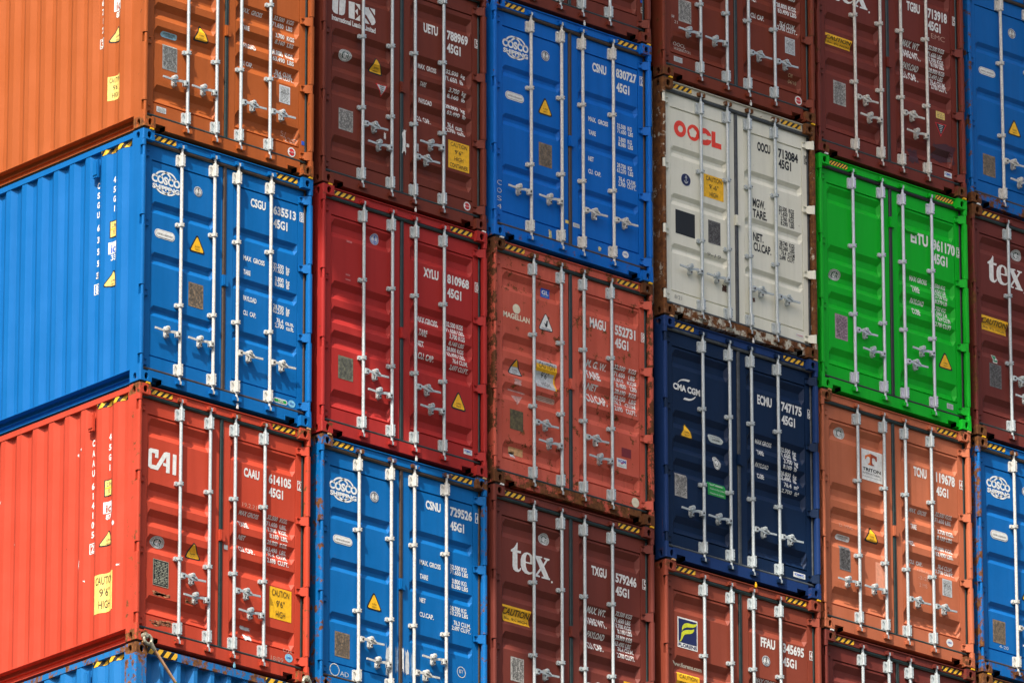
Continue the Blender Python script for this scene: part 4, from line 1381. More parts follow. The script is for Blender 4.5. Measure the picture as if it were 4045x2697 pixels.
# ---------------------------------------------------------------- one decal record -> objects
def add_decals(recs, doors, surf, cuts, key):
    for n, r in enumerate(recs):
        k = r[0]
        seed = hash_of(key, n)
        if k == 't':
            _, u0, v, u1, h, s, mat, g = r
            b = .040 if g == 'container_number' else (.035 if g == 'shipping_logo' else .030)
            if g == 'chalk_writing':
                b = -.008
            if 'CMA' in s:
                b = .045
            name = g
            if g == 'container_number':
                name = 'size_code' if s == '45G1' else ('serial_number' if s[0].isdigit() else 'owner_code')
            elif g == 'weight_lettering':
                name = 'weight_value' if s[0].isdigit() else 'weight_heading'
            d = Decal()
            d.text(s, u0, v, u1, h, mat, 0, b)
            d.build(name, doors[int(u0 > 1.225)], surf, cuts)
            continue
        if k == 'boxd':
            _, u0, v0, u1, v1, s = r[:6]
            mat = r[6] if len(r) > 6 else 'white'
            d = Decal()
            d.frame(u0, v0, u1, v1, .009, mat)
            w, h = u1 - u0, v1 - v0
            d.text(s, u0 + w * .24, v0 + h * .13, u1 - w * .24, h * .74, mat, 0, .03)
            d.build('check_digit', doors[int(u0 > 1.225)], surf, cuts)
            continue
        d = Decal()
        name, label = k, None
        if k == 'oval':
            _, u0, u1, v, h, lines, mat = r
            name = 'steel_grade_sticker'
            if mat == 'greenoval':
                name = 'green_sticker'
                d.pill(u0, u1, v, h, 'ovalwhite')
                d.pill(u0 + .012, u1 - .012, v, h - .024, 'green', 1)
                d.text('CHINA', u0 + .07, v - .014, u1 - .06, .028, 'ovalwhite', 2)
            else:
                d.pill(u0, u1, v, h, mat)
                if mat != 'paleblue' and len(lines) == 1:
                    d.pill(u0 + .010, u1 - .010, v, h - .020, 'plate_text', 1)
                    d.pill(u0 + .0135, u1 - .0135, v, h - .027, mat, 2)
                nl = len(lines)
                for i, s in enumerate(lines):
                    hh = h * (.25 if nl == 2 else .18)
                    vv = v + (h * .08 - i * h * .36 if nl == 2 else -h * .12)
                    m = .14 if i == 0 else .24
                    if nl == 1:
                        m = .12
                    d.text(s, u0 + (u1 - u0) * m, vv, u1 - (u1 - u0) * m, hh, 'black' if nl == 2 else 'plate_text', 3)
        elif k == 'tri':
            _, p, kind = r
            name = 'warning_triangle'
            if kind == 'whitecaution':
                d.poly(rounded_tri(p, .05), 'black')
                d.poly(rounded_tri(shrink(p, .86), .03), 'ovalwhite', 1)
                cx, cy = sum(q[0] for q in p) / 3, sum(q[1] for q in p) / 3
                d.poly([(cx - .028, cy + .02), (cx + .0, cy + .004), (cx + .012, cy + .052), (cx + .03, cy + .05), (cx + .022, cy - .02), (cx + .0, cy - .036)], 'black', 2)
                d.text('CAUTION!', cx - .062, cy - .062, cx + .068, .020, 'navy', 2)
            else:
                cx, cy = sum(q[0] for q in p) / 3, sum(q[1] for q in p) / 3
                d.poly(rounded_tri(shrink(p, 1.02), .05), 'black')
                face = 'yellow' if kind == 'yellow' else 'palelabel'
                d.poly(rounded_tri(shrink(p, .80), .03), face, 1)
                if kind == 'faded':
                    a, bq, c = shrink(p, .78)
                    t = .45
                    d.poly([a, tuple(a[i] + (bq[i] - a[i]) * t for i in (0, 1)), tuple(a[i] + (c[i] - a[i]) * t for i in (0, 1))], 'yellow', 2)
                d.text('SUPER', cx - .034, cy - .012, cx + .034, .017, 'black', 3, 0)
                d.text('HEAVY', cx - .034, cy - .045, cx + .034, .017, 'black', 3, 0)
        elif k == 'itri':
            _, p, kind = r
            name = 'notice_triangle'
            cx, cy = sum(q[0] for q in p) / 3, sum(q[1] for q in p) / 3
            if kind == 'scuff':
                name = 'torn_sticker'
                d.poly(p, 'scuff2')
            else:
                d.poly(p, 'red')
                d.poly(shrink(p, .80), 'palelabel' if kind == 'redwhite' else 'black', 1)
                for i, w in enumerate((.07, .06, .045, .03, .018)):
                    d.rect(cx - w / 2, cy + .028 - i * .022, cx + w / 2, cy + .036 - i * .022, 'plate_text' if kind == 'redwhite' else 'palelabel', 2)
        elif k == 'plate':
            _, u0, v0, u1, v1, mat = r
            name = 'data_plate'
            d.rect(u0, v0, u1, v1, mat)
            lit = mat == 'blackplate'
            if lit:
                d.frame(u0, v0, u1, v1, .006, 'plate_text_light', 1)
            tm = 'plate_text_light' if mat in ('blackplate', 'rustplate') else ('plate_text' if mat != 'greyplate' else 'iron')
            if mat != 'rustplate':
                fine_print(d, u0 + .014, v0 + .02, u1 - .014, v1 - .015, tm, 1, seed, 15)
            for a in (u0 + .012, u1 - .012):
                for bq in (v0 + .3 * (v1 - v0), v0 + .75 * (v1 - v0)):
                    d.disc(a, bq, .005, 'iron', 2, 8)
        elif k == 'label':
            _, u0, v0, u1, v1, mat = r
            name = 'small_label'
            if mat == 'greenlabel':
                d.rect(u0, v0, u1, v1, 'ovalwhite')
                d.rect(u0 + .006, v0 + .012, u1 - .006, v1 - .006, 'tealgreen', 1)
                d.poly([(u0 + .02, v0 + .03), (u0 + .05, v0 + .035), (u1 - .01, v1 - .05), (u1 - .02, v1 - .04)], 'ovalwhite', 2)
            else:
                d.rect(u0, v0, u1, v1, mat)
                big = v1 - v0 > .15
                fine_print(d, u0 + .012, v0 + .01, u1 - .012, v1 - .01, 'metal' if mat == 'palelabel' else 'browned', 1, seed, 10 if big else 5)
                if big:
                    w = u1 - u0
                    for i in range(5):
                        d.rect(u0 + w * (.15 + .15 * i), v0 + .55 * (v1 - v0), u0 + w * (.21 + .15 * i), v0 + (.62 + .07 * (i % 3)) * (v1 - v0), 'greyplate', 2)
        elif k == 'rect':
            _, u0, v0, u1, v1, mat, name = r
            d.rect(u0, v0, u1, v1, mat)
        elif k == 'scrap':
            _, u0, v0, u1, v1, mat = r[:6]
            name = 'torn_sticker' if mat not in ('rustpatch', 'darkpaint', 'scuffblue') else ('rust_patch' if mat == 'rustpatch' else 'paint_patch')
            if len(r) > 6:                                   # stuck across the joint, on the seal
                sy = surf
                def surf_(u, v, e, sy=sy, off=r[6]):
                    p = sy(u, v, e)
                    return Vector((p[0], min(p[1], .062), p[2]))
                d.poly(ragged(u0, v0, u1, v1, seed), mat)
                d.build(name, doors[0], surf_, cuts)
                continue
            d.poly(ragged(u0, v0, u1, v1, seed), mat)
        elif k == 'scratch':
            _, u0, v0, u1, v1, mat = r
            name = 'scraped_patch'
            rnd = random.Random(seed)
            for i in range(26):
                a, bq = u0 + (u1 - u0) * rnd.random(), v0 + (v1 - v0) * rnd.random()
                l = (u1 - u0) * (.15 + .25 * rnd.random())
                an = rnd.uniform(-.7, .5)
                d.ribbon([(a, bq), (min(a + l * .5, u1), bq + an * l * .3), (min(a + l, u1 + .01), bq + an * l * .1)], .006 + .010 * rnd.random(), mat)
        elif k == 'caution':
            _, u0, v0, u1, v1, lines, mat = r
            name = 'caution_sticker'
            w, h = u1 - u0, v1 - v0
            tc = 'black'
            if mat == 'green':
                name = 'green_notice'
                tc = 'ovalwhite'
            if mat == 'fadedcaution':
                d.rect(u0, v0, u1, v1, 'palelabel')
                d.rect(u0, v0 + h * .60, u1, v0 + h * .86, 'yellow', 1)
                d.rect(u1 - .022, v0, u1, v0 + h * .6, 'yellow', 1)
            else:
                d.rect(u0, v0, u1, v1, mat)
            nl = len(lines)
            widths = {'CAUTION': .78, "9'6\"": .38, "9'-6\"": .46, 'HIGH': .42, 'CONTAINER': .86, "9'6\" HIGH": .7}
            for i, s in enumerate(lines):
                ww = w * widths.get(s, .80 if i else .72)
                hh = h * (.60 / nl)
                if mat == 'green':
                    hh = h * (.22 if i == 0 else .12)
                vv = v1 - h * ((i + .5) / nl) - hh / 2
                c = (u0 + u1) / 2
                d.text(s, c - ww / 2, vv, c + ww / 2, hh, tc, 2, .0)
        elif k == 'wcaution':
            _, u0, v0, u1, v1 = r
            name = 'caution_sticker'
            h = v1 - v0
            d.poly([(u0, v0 + h * .10), (u0 + .03, v0 + h * .02), (u1 - .04, v0 + h * .03), (u1, v0), (u1 - .012, v0 + h * .5), (u1, v1), (u0, v1)], 'yellow')
            d.text('CAUTION', u0 + .02, v0 + h * .50, u1 - .02, h * .34, 'black', 1, .01)
            d.text('2.9m  9½ HIGH', u0 + .02, v0 + h * .16, u1 - .03, h * .19, 'black', 1, 0)
        elif k == 'logolabel':
            _, u0, v0, u1, v1, s = r
            name = 'maker_label'
            w, h = u1 - u0, v1 - v0
            d.rect(u0, v0, u1, v1, 'ovalwhite')
            if s == 'VGM':
                d.text('VGM', u0 + w * .08, v0 + h * .52, u1 - w * .08, h * .34, 'signblue', 1, .03)
                d.poly([(u0 + w * .35, v0 + h * .58), (u0 + w * .5, v0 + h * .34), (u0 + w * .8, v0 + h * .8), (u0 + w * .5, v0 + h * .48)], 'red', 2)
                d.text('ENERGY', u0 + w * .2, v0 + h * .12, u1 - w * .2, h * .12, 'tealgreen', 1, 0)
            elif s == 'SINGAMAS':
                d.text(s, u0 + w * .08, v0 + h * .3, u1 - w * .08, h * .4, 'red', 1, .01)
            else:
                d.text(s, u0 + w * .1, v0 + h * .42, u1 - w * .1, h * .36, 'signblue', 1, .04)
                d.rect(u0 + w * .3, v0 + h * .2, u1 - w * .1, v0 + h * .26, 'dfic', 1)
        elif k == 'bv':
            _, u0, v0, u1, v1 = r
            name = 'class_seal'
            cu, cv = (u0 + u1) / 2, (v0 + v1) / 2
            rx, ry = (u1 - u0) / 2, (v1 - v0) / 2 * .93
            d.disc(cu, cv, rx, 'ovalwhite', 0, 28, ry)
            d.disc(cu, cv, rx * .90, 'sealgreen', 1, 28, ry * .92, .955)
            for i in range(20):
                a = 2 * math.pi * i / 20
                if abs(math.sin(a) + 1) < .12:
                    continue
                d.disc(cu + rx * .72 * math.cos(a), cv + ry * .77 * math.sin(a), .007, 'metal', 1, 6)
            p = [(cu - rx * .5, cv - ry * .35), (cu - rx * .25, cv - ry * .58), (cu + rx * .25, cv - ry * .58), (cu + rx * .5, cv - ry * .35), (cu + rx * .5, cv + ry * .35), (cu + rx * .25, cv + ry * .58), (cu - rx * .25, cv + ry * .58), (cu - rx * .5, cv + ry * .35)]
            d.poly(p, 'sealgreen', 1)
            d.disc(cu + .003, cv + ry * .30, .012, 'ovalwhite', 2, 10)
            d.poly([(cu - .012, cv + ry * .18), (cu + .016, cv + ry * .18), (cu + .012, cv - .02), (cu + .022, cv - ry * .5), (cu + .004, cv - ry * .5), (cu, cv - .03), (cu - .008, cv - ry * .5), (cu - .022, cv - ry * .48)], 'ovalwhite', 2)
            d.rect(cu - .034, cv - .02, cu - .018, cv + .012, 'ovalwhite', 2)
            d.disc(cu + .028, cv + .008, .010, 'ovalwhite', 2, 10)
            d.rect(cu + .022, cv - .035, cu + .034, cv - .006, 'ovalwhite', 2)
            d.ribbon([(cu - .012, cv + ry * .16), (cu - .028, cv + ry * .42)], .008, 'ovalwhite', 2)
        elif k == 'disc':
            _, u, v, r_, kind = r
            name = 'round_sticker'
            if kind in ('seal', 'sealblue', 'navyseal'):
                name = 'class_seal'
                rim, face = ('ovalwhite', 'ovalwhite') if kind == 'seal' else (('ovalwhite', 'palelabel') if kind == 'sealblue' else ('ovalwhite', 'navy'))
                ink = 'greyplate' if kind == 'seal' else ('signblue' if kind == 'sealblue' else 'palelabel')
                d.disc(u, v, r_, rim)
                if kind == 'navyseal':
                    d.disc(u, v, r_ * .95, 'navy', 1)
                else:
                    d.disc(u, v, r_ * .93, 'navy' if kind != 'sealblue' else 'signblue', 1, 28, None, .74)
                    for i in range(18):
                        a = 2 * math.pi * i / 18
                        d.disc(u + r_ * .82 * math.cos(a), v + r_ * .82 * math.sin(a), r_ * .09, 'ovalwhite', 2, 6)
                d.ribbon([(u, v + r_ * .5), (u, v - r_ * .5)], r_ * .12, ink, 3)
                d.ribbon([(u - r_ * .38, v - r_ * .18), (u - r_ * .22, v - r_ * .44), (u, v - r_ * .54), (u + r_ * .22, v - r_ * .44), (u + r_ * .38, v - r_ * .18)], r_ * .12, ink, 3)
                d.ribbon([(u - r_ * .25, v + r_ * .3), (u + r_ * .25, v + r_ * .3)], r_ * .10, ink, 3)
                d.disc(u, v + r_ * .5, r_ * .14, ink, 3, 12)
            elif kind == 'chc':
                d.disc(u, v, r_, 'ovalwhite')
                d.disc(u, v, r_ * .72, 'red', 1)
                d.rect(u - r_ * .8, v - r_ * .16, u + r_ * .8, v + r_ * .16, 'ovalwhite', 2)
                d.text('chc', u - r_ * .55, v - r_ * .13, u + r_ * .55, r_ * .36, 'red', 3, .03)
            elif kind in ('dfic', 'dficw'):
                d.disc(u, v, r_, 'dfic' if kind == 'dfic' else 'ovalwhite', 0, 28, r_ * .85)
                d.text('DFIC', u - r_ * .6, v - r_ * .16, u + r_ * .6, r_ * .34, 'signblue', 1, .03)
            else:
                d.disc(u, v, r_, kind)
                d.disc(u, v, r_ * .6, 'cream', 1, 16)
        elif k == 'ring':
            _, u, v, r_ = r
            name = 'chalk_writing'
            d.disc(u, v, r_, 'chalkw', 0, 28, None, .87)
        elif k == 'vd':
            _, a, b2, h, s, mat = r
            name = 'chalk_writing'
            for i, ch in enumerate(s):
                t = i / (len(s) - 1)
                u, v = a[0] + (b2[0] - a[0]) * t, a[1] + (b2[1] - a[1]) * t
                d.text(ch, u - .035, v - h / 2, u + .035, h, mat, 0, -.01)
        elif k == 'gl':
            _, u0, v0, u1, v1 = r
            name = 'class_seal'
            w, h = u1 - u0, v1 - v0
            d.rect(u0, v0, u1, v1, 'signblue')
            d.text('GL', u0 + w * .12, v0 + h * .36, u1 - w * .12, h * .46, 'ovalwhite', 1, .03)
            d.rect(u0 + w * .12, v0 + h * .16, u1 - w * .12, v0 + h * .22, 'dfic', 1)
        elif k == 'cosco':
            _, u0, v, u1 = r
            name = 'shipping_logo'
            w = u1 - u0
            d.text('COSCO', u0, v, u1, .085, 'white', 0, .05)
            d.text('SHIPPING', u0 + w * .035, v - .075, u1 - w * .02, .052, 'white', 0, .05)
            for a in ARCS:
                d.ribbon([(u0 + p[0], v + p[1]) for p in a], .020, 'white')
        elif k == 'polys':
            _, mat, ps = r
            name = 'shipping_logo'
            for p in ps:
                if p[0] == 'ring':
                    d.poly(p[1], mat, 0, [p[2]])
                else:
                    d.poly(p, mat)
        elif k == 'tex':
            _, u, v = r
            name = 'leasing_logo'
            for p in TEX:
                if p[0] == 'ring':
                    d.poly([(u + a, v + b2) for a, b2 in p[1]], 'white', 0, [[(u + a, v + b2) for a, b2 in p[2]]])
                else:
                    d.poly([(u + a, v + b2) for a, b2 in p], 'white')
        elif k == 'florens':
            _, u0, v0, u1, v1 = r
            name = 'leasing_logo'
            h = v1 - v0
            d.rect(u0, v0, u1, v1, 'ovalwhite')
            d.rect(u0 + .014, v0 + h * .17, u1 - .014, v1 - .018, 'navy', 1)
            for p in FLORENS_F:
                d.poly([(u0 + a, v0 + b2) for a, b2 in p], 'lime', 2)
            d.text('FLORENS', u0 + .012, v0 + h * .035, u1 - .012, h * .105, 'navy', 1, .03)
        elif k == 'triton':
            _, u0, v0, u1, v1 = r
            name = 'leasing_logo'
            w, h = u1 - u0, v1 - v0
            d.rect(u0, v0, u1, v1, 'ovalwhite')
            for p in TRITON_T:
                d.poly(p, 'orange', 1)
            mu = TRITON_T[0][0][0]
            d.poly([(p[0], p[1]) for p in half_right(TRITON_T[0], mu)], 'brownorange', 2)
            d.text('TRITON', u0 + w * .04, v0 + h * .30, u1 - w * .10, h * .105, 'black', 1, .03)
            d.text('INTERNATIONAL', u0 + w * .04, v0 + h * .19, u1 - w * .10, h * .065, 'black', 1, 0)
            d.text('www.tritoninternational.com', u0 + w * .04, v0 + h * .105, u1 - w * .10, h * .030, 'black', 1, 0)
        else:
            continue
        us = [p[0] for it in d.items for p in it[0]]
        d.build(name, doors[1 if sum(us) / len(us) > 1.225 else 0], surf, cuts, label)


def half_right(poly, mu):
    out = []
    for i in range(len(poly)):
        p, q = poly[i], poly[(i + 1) % len(poly)]
        if p[0] >= mu:
            out.append(p)
        if (p[0] >= mu) != (q[0] >= mu):
            t = (mu - p[0]) / (q[0] - p[0])
            out.append((mu, p[1] + t * (q[1] - p[1])))
    return out


def hash_of(key, n):
    return (key[0] * 7919 + (key[1] + 3) * 104729 + n * 31) % 1000003


def add_side_decals(recs, wall):
    cuts = [('u', -b) for b in wall_breaks(3.2)]
    surf = lambda u, v, e: Vector((wall_x(-u) - e, -u, v))         # u = -distance behind the doors
    for n, r in enumerate(recs):
        k = r[0]
        g = Decal()
        if k == 'v':
            _, a, b, h, s = r
            for i, ch in enumerate(s):
                t = i / max(1, len(s) - 1)
                u, v = -(a[0] + (b[0] - a[0]) * t), a[1] + (b[1] - a[1]) * t
                w = h * (.30 if ch != '1' else .10)
                g.text(ch, u - w, v - h / 2, u + w, h, 'white', 0, .04)
            g.build('size_code' if s == '45G1' else ('owner_code' if s[0].isalpha() else 'serial_number'), wall, surf, cuts)
            continue
        if k == 'vbox':
            _, c, w, h, s = r
            g.frame(-c[0] - w * 1.15, c[1] - h, -c[0] + w * 1.15, c[1] + h, .009, 'white')
            g.text(s, -c[0] - w * .6, c[1] - h * .72, -c[0] + w * .6, h * 1.44, 'white', 0, .03)
            g.build('check_digit', wall, surf, cuts)
            continue
        d = Decal()
        if k == 'ic':
            _, y0, v0, y1, v1, s = r
            u0, u1 = -y0, -y1
            name = 'rail_code_mark'
            h = v1 - v0
            d.rect(u0, v0 + h * .38, u1, v1, 'white')
            d.text('ic', u0 + .03, v0 + h * .44, u1 - .02, h * .42, 'signblue' if s == '33' else 'brownorange', 1, .02)
            d.text(s, u0 + .03, v0 + h * .04, u1 - .02, h * .28, 'white', 0, .03)
        elif k == 's29':
            _, y0, v0, y1, v1 = r
            u0, u1 = -y0, -y1
            name = 'height_sticker'
            h = v1 - v0
            d.rect(u0, v0, u1, v1, 'black')
            d.rect(u0 + .012, v0 + .012, u1 - .006, v1 - .012, 'fadedyellow', 1)
            d.rect(u0 + .012, v0 + h * .47, u1 - .006, v0 + h * .53, 'yellow', 2)
            d.text('2.9m', u0 + .03, v0 + h * .60, u1 - .01, h * .24, 'browned', 2, .01)
            d.text("9'6\"", u0 + .05, v0 + h * .18, u1 - .03, h * .24, 'browned', 2, .01)
        elif k == 'stri':
            name = 'warning_triangle'
            p = [(-q[0], q[1]) for q in r[1]]
            cx, cy = sum(q[0] for q in p) / 3, sum(q[1] for q in p) / 3
            d.poly(rounded_tri(shrink(p, 1.0), .05), 'black')
            d.poly(rounded_tri(shrink(p, .80), .03), 'fadedyellow', 1)
            d.text('SUPER', cx - .02, cy - .012, cx + .06, .022, 'browned', 2, .01)
            d.text('HEAVY', cx - .02, cy - .050, cx + .06, .022, 'browned', 2, .01)
        elif k == 'scaution':
            _, y0, v0, y1, v1 = r
            u0, u1 = -y0, -y1
            name = 'caution_sticker'
            w, h = u1 - u0, v1 - v0
            d.rect(u0, v0, u1, v1, 'fadedyellow')
            for i, (s, a) in enumerate((('CAUTION', .84), ("9'6\"", .44), ('HIGH', .5))):
                c = (u0 + u1) / 2 + w * .03
                d.text(s, c - w * a / 2, v1 - h * (.27 + .31 * i), c + w * a / 2, h * .20, 'black', 1, .005)
        elif k == 'chip':
            _, c, ru, rv = r
            name = 'paint_chip'
            d.poly(ragged(-c[0] - ru, c[1] - rv, -c[0] + ru, c[1] + rv, n, 3, .5), 'ovalwhite')
        d.build(name, wall, surf, cuts)


# ---------------------------------------------------------------- a whole container
RODS = {'A': (.587, 1.056, 1.394, 1.864), 'B': (.638, 1.058, 1.403, 1.826), 'U': (.623, 1.053, 1.396, 1.824)}
OUTER = [(0, -1, .645), (1, -1, .645), (2, 1, .64), (3, 1, .64)]
INNER = [(0, 1, .848), (1, -1, .645), (2, 1, .846), (3, -1, .638)]
INNER2 = [(0, 1, .843), (1, -1, .642), (3, -1, .842), (2, 1, .645)]
LOWIN = [(0, 1, .668), (1, -1, .46), (3, -1, .664), (2, 1, .455)]


def make_container(key, cfg):
    (loc, typ) = PLACES[key]
    recs, side_recs = DECALS[key]
    root = bpy.data.objects.new('shipping_container', None)
    COL.objects.link(root)
    root.location = loc
    root['label'] = cfg['label']
    root['category'] = 'container'
    root['group'] = 'stacked shipping containers'
    nm = cfg['name']
    rgb = cfg['rgb']
    rust = cfg.get('rust', .15)
    fr = cfg.get('frame_rust', rust + .25)
    pm = paint(nm + '_door_paint', rgb, rust, cfg.get('fade', .15), cfg.get('streak', .1), cfg.get('rough', .45))
    fm = paint(nm + '_frame_paint', cfg.get('frame', rgb), fr, .2, .3, .5, cfg.get('tone', .6))
    cm = paint(nm + '_casting_paint', cfg.get('frame', rgb), cfg.get('cast_rust', fr + .3), .2, .3, .6, cfg.get('tone', .6))
    wm = paint(nm + '_wall_paint', rgb, rust * .5, .2, .1, .5)
    rod = cfg.get('rod', GALV)
    rub = RUBBER[cfg.get('rubber', 'teal')]
    closed = cfg.get('closed', False)
    for s in (0, 1):
        for top in (0, 1):
            put(('cast', s, top), 'corner_casting', [cm], root, casting(s, top), (0 if s == 0 else CW - .162, 0, CH - .118 if top else 0))
        if closed:
            put(('ppost', s), 'corner_post', [fm], root, plain_post(s))
        else:
            put(('post', s), 'corner_post', [fm], root, post(s))
        put(('wall', s), 'side_wall', [wm], root, wall_fn(s))
        put(('toprail', s), 'top_rail', [fm if closed else wm], root, rails_fn(s, True))
        put(('botrail', s), 'bottom_rail', [wm], root, rails_fn(s, False))
    put('shell', 'roof_and_floor', [wm], root, shell_fn)
    put('back', 'rear_frame', [fm], root, back_frame_fn)
    walls = [o for o in root.children if o.name.startswith('side_wall')]
    if key[0] == 0:
        add_side_decals(side_recs, walls[0])
        surf = lambda u, v, e: Vector((wall_x(-u) - e, -u, v))
        if key != (0, 0):
            stripes(walls[0], -.73, -.245, 2.765, 2.82, surf, [('u', -b) for b in wall_breaks(3.2)])
        def vent(M):
            M.box(-.014, .012, .765, .850, 2.535, 2.745)
            M.box(-.024, -.014, .775, .840, 2.565, 2.715)
            for z in (2.55, 2.73):
                M.box(-.018, -.014, .80, .815, z - .008, z + .008)
        put('vent', 'air_vent', [wm], walls[0], vent)
    if closed:
        put('endwall', 'end_wall', [wm], root, end_wall_fn)
        rail = put('endtop', 'end_rail', [fm], root, end_rail_fn(2.80, CH - .008))
        put('endbot', 'end_rail', [fm], root, end_rail_fn(.02, .13))
        flat = lambda u, v, e: Vector((u, .030 - e, v))
        stripes(rail, .17, .60, 2.808, 2.884, flat, [])
        stripes(rail, 1.84, 2.27, 2.808, 2.884, flat, [])
        return root
    head = put('header', 'door_header', [fm if cfg.get('rusty_header') else paint(nm + '_header_paint', cfg.get('frame', rgb), rust + .1, .15, .2, .45)], root, header_fn)
    put('sill', 'door_sill', [paint(nm + '_sill_paint', cfg.get('frame', rgb), cfg.get('sill_rust', rust + .15), .15, .3, .5)], root, sill_fn)
    flat = lambda u, v, e: Vector((u, .055 - e, v))
    if cfg.get('stripes', 3) & 1:
        stripes(head, .185, .505, 2.815, 2.872, flat, [], cfg.get('fine', False))
    if cfg.get('stripes', 3) & 2:
        stripes(head, 1.925, 2.245, 2.815, 2.872, flat, [], cfg.get('fine', False))
    rods = cfg.get('rods', RODS[typ])
    km = paint(nm + '_keeper_paint', cfg.get('keeper', rgb), cfg.get('keeper_rust', rust + .2), .2, .2, .5)
    for u in rods:
        put('keeper', 'cam_keeper', [km], root, keeper_fn, (u, 0, 2.830))
        put('keeper', 'cam_keeper', [km], root, keeper_fn, (u, 0, .098))
    # rubber seals round the doors
    def seal(M):
        half_round(M, .06, CW - .06, .023, 'x', 2.782, .074)
        half_round(M, .06, CW - .06, .017, 'x', .172, .076)
        half_round(M, .19, 2.76, .027, 'z', 1.2275, .088)
        half_round(M, .19, 2.76, .017, 'z', CW - .056, .088)
        half_round(M, .19, 2.76, .010, 'z', .066, .092)
    put('seal', 'door_seal', [rub], root, seal)
    doors = []
    bolt = stick('iron')
    for s in (0, 1):
        dr = put(('leaf', typ, s), 'door', [pm], root, leaf_mesh(typ, s))
        doors.append(dr)
        for v in HINGE_V:
            put(('hinge', s), 'hinge', [cfg.get('hinge') or pm], dr, hinge_fn(s), (0, 0, v))
        for u in rods[2 * s:2 * s + 2]:
            put('bar', 'locking_bar', [rod], dr, bar_fn, (u, 0, 0))
            for v in (2.665, .246):
                put('endbr', 'bar_bracket', [rod, bolt], dr, end_bracket_fn, (u, 0, v))
            for v in cfg.get('guides', (1.92, .99) if typ == 'A' else (1.885, 1.035)):
                put('midbr', 'bar_guide', [rod, bolt], dr, mid_bracket_fn, (u, 0, v))
    for i, d, v in cfg.get('handles', OUTER if typ == 'A' else INNER):
        put(('handle', d), 'door_handle', [rod, bolt], doors[i // 2], handle_fn(d), (rods[i], 0, v))
    def clamp(M):
        M.box(1.192, 1.268, .052, .080, 0, .125)
        M.box(1.206, 1.222, .046, .052, .01, .115)
    put('clamp', 'door_stop', [pm], doors[1], clamp, (0, 0, cfg.get('clamp', 1.375)))
    if cfg.get('vent'):
        def dv(M):
            M.prism([(.060, .004), (.090, -.014), (.090, .024), (.068, .024)], 1.47, 1.66, 'x')
        put('doorvent', 'air_vent', [pm], doors[1], dv, (0, 0, 2.30))
    if cfg.get('padlock') is not None:
        for u, v in cfg['padlock']:
            def seal_fn(M):
                M.box(-.010, .010, .030, .044, -.055, -.015)
                M.tube([(-.006, .037, -.015), (-.006, .037, .006), (.006, .037, .006), (.006, .037, -.015)], .003, 6)
            put('bolt_seal', 'seal_tag', [stick(cfg.get('seal_colour', 'ovalwhite'))], root, seal_fn, (u, 0, v))
    surf = lambda u, v, e: Vector((u, door_depth(typ, u, v) - e, v))
    add_decals(recs, doors, surf, door_cuts(typ), key)
    return root


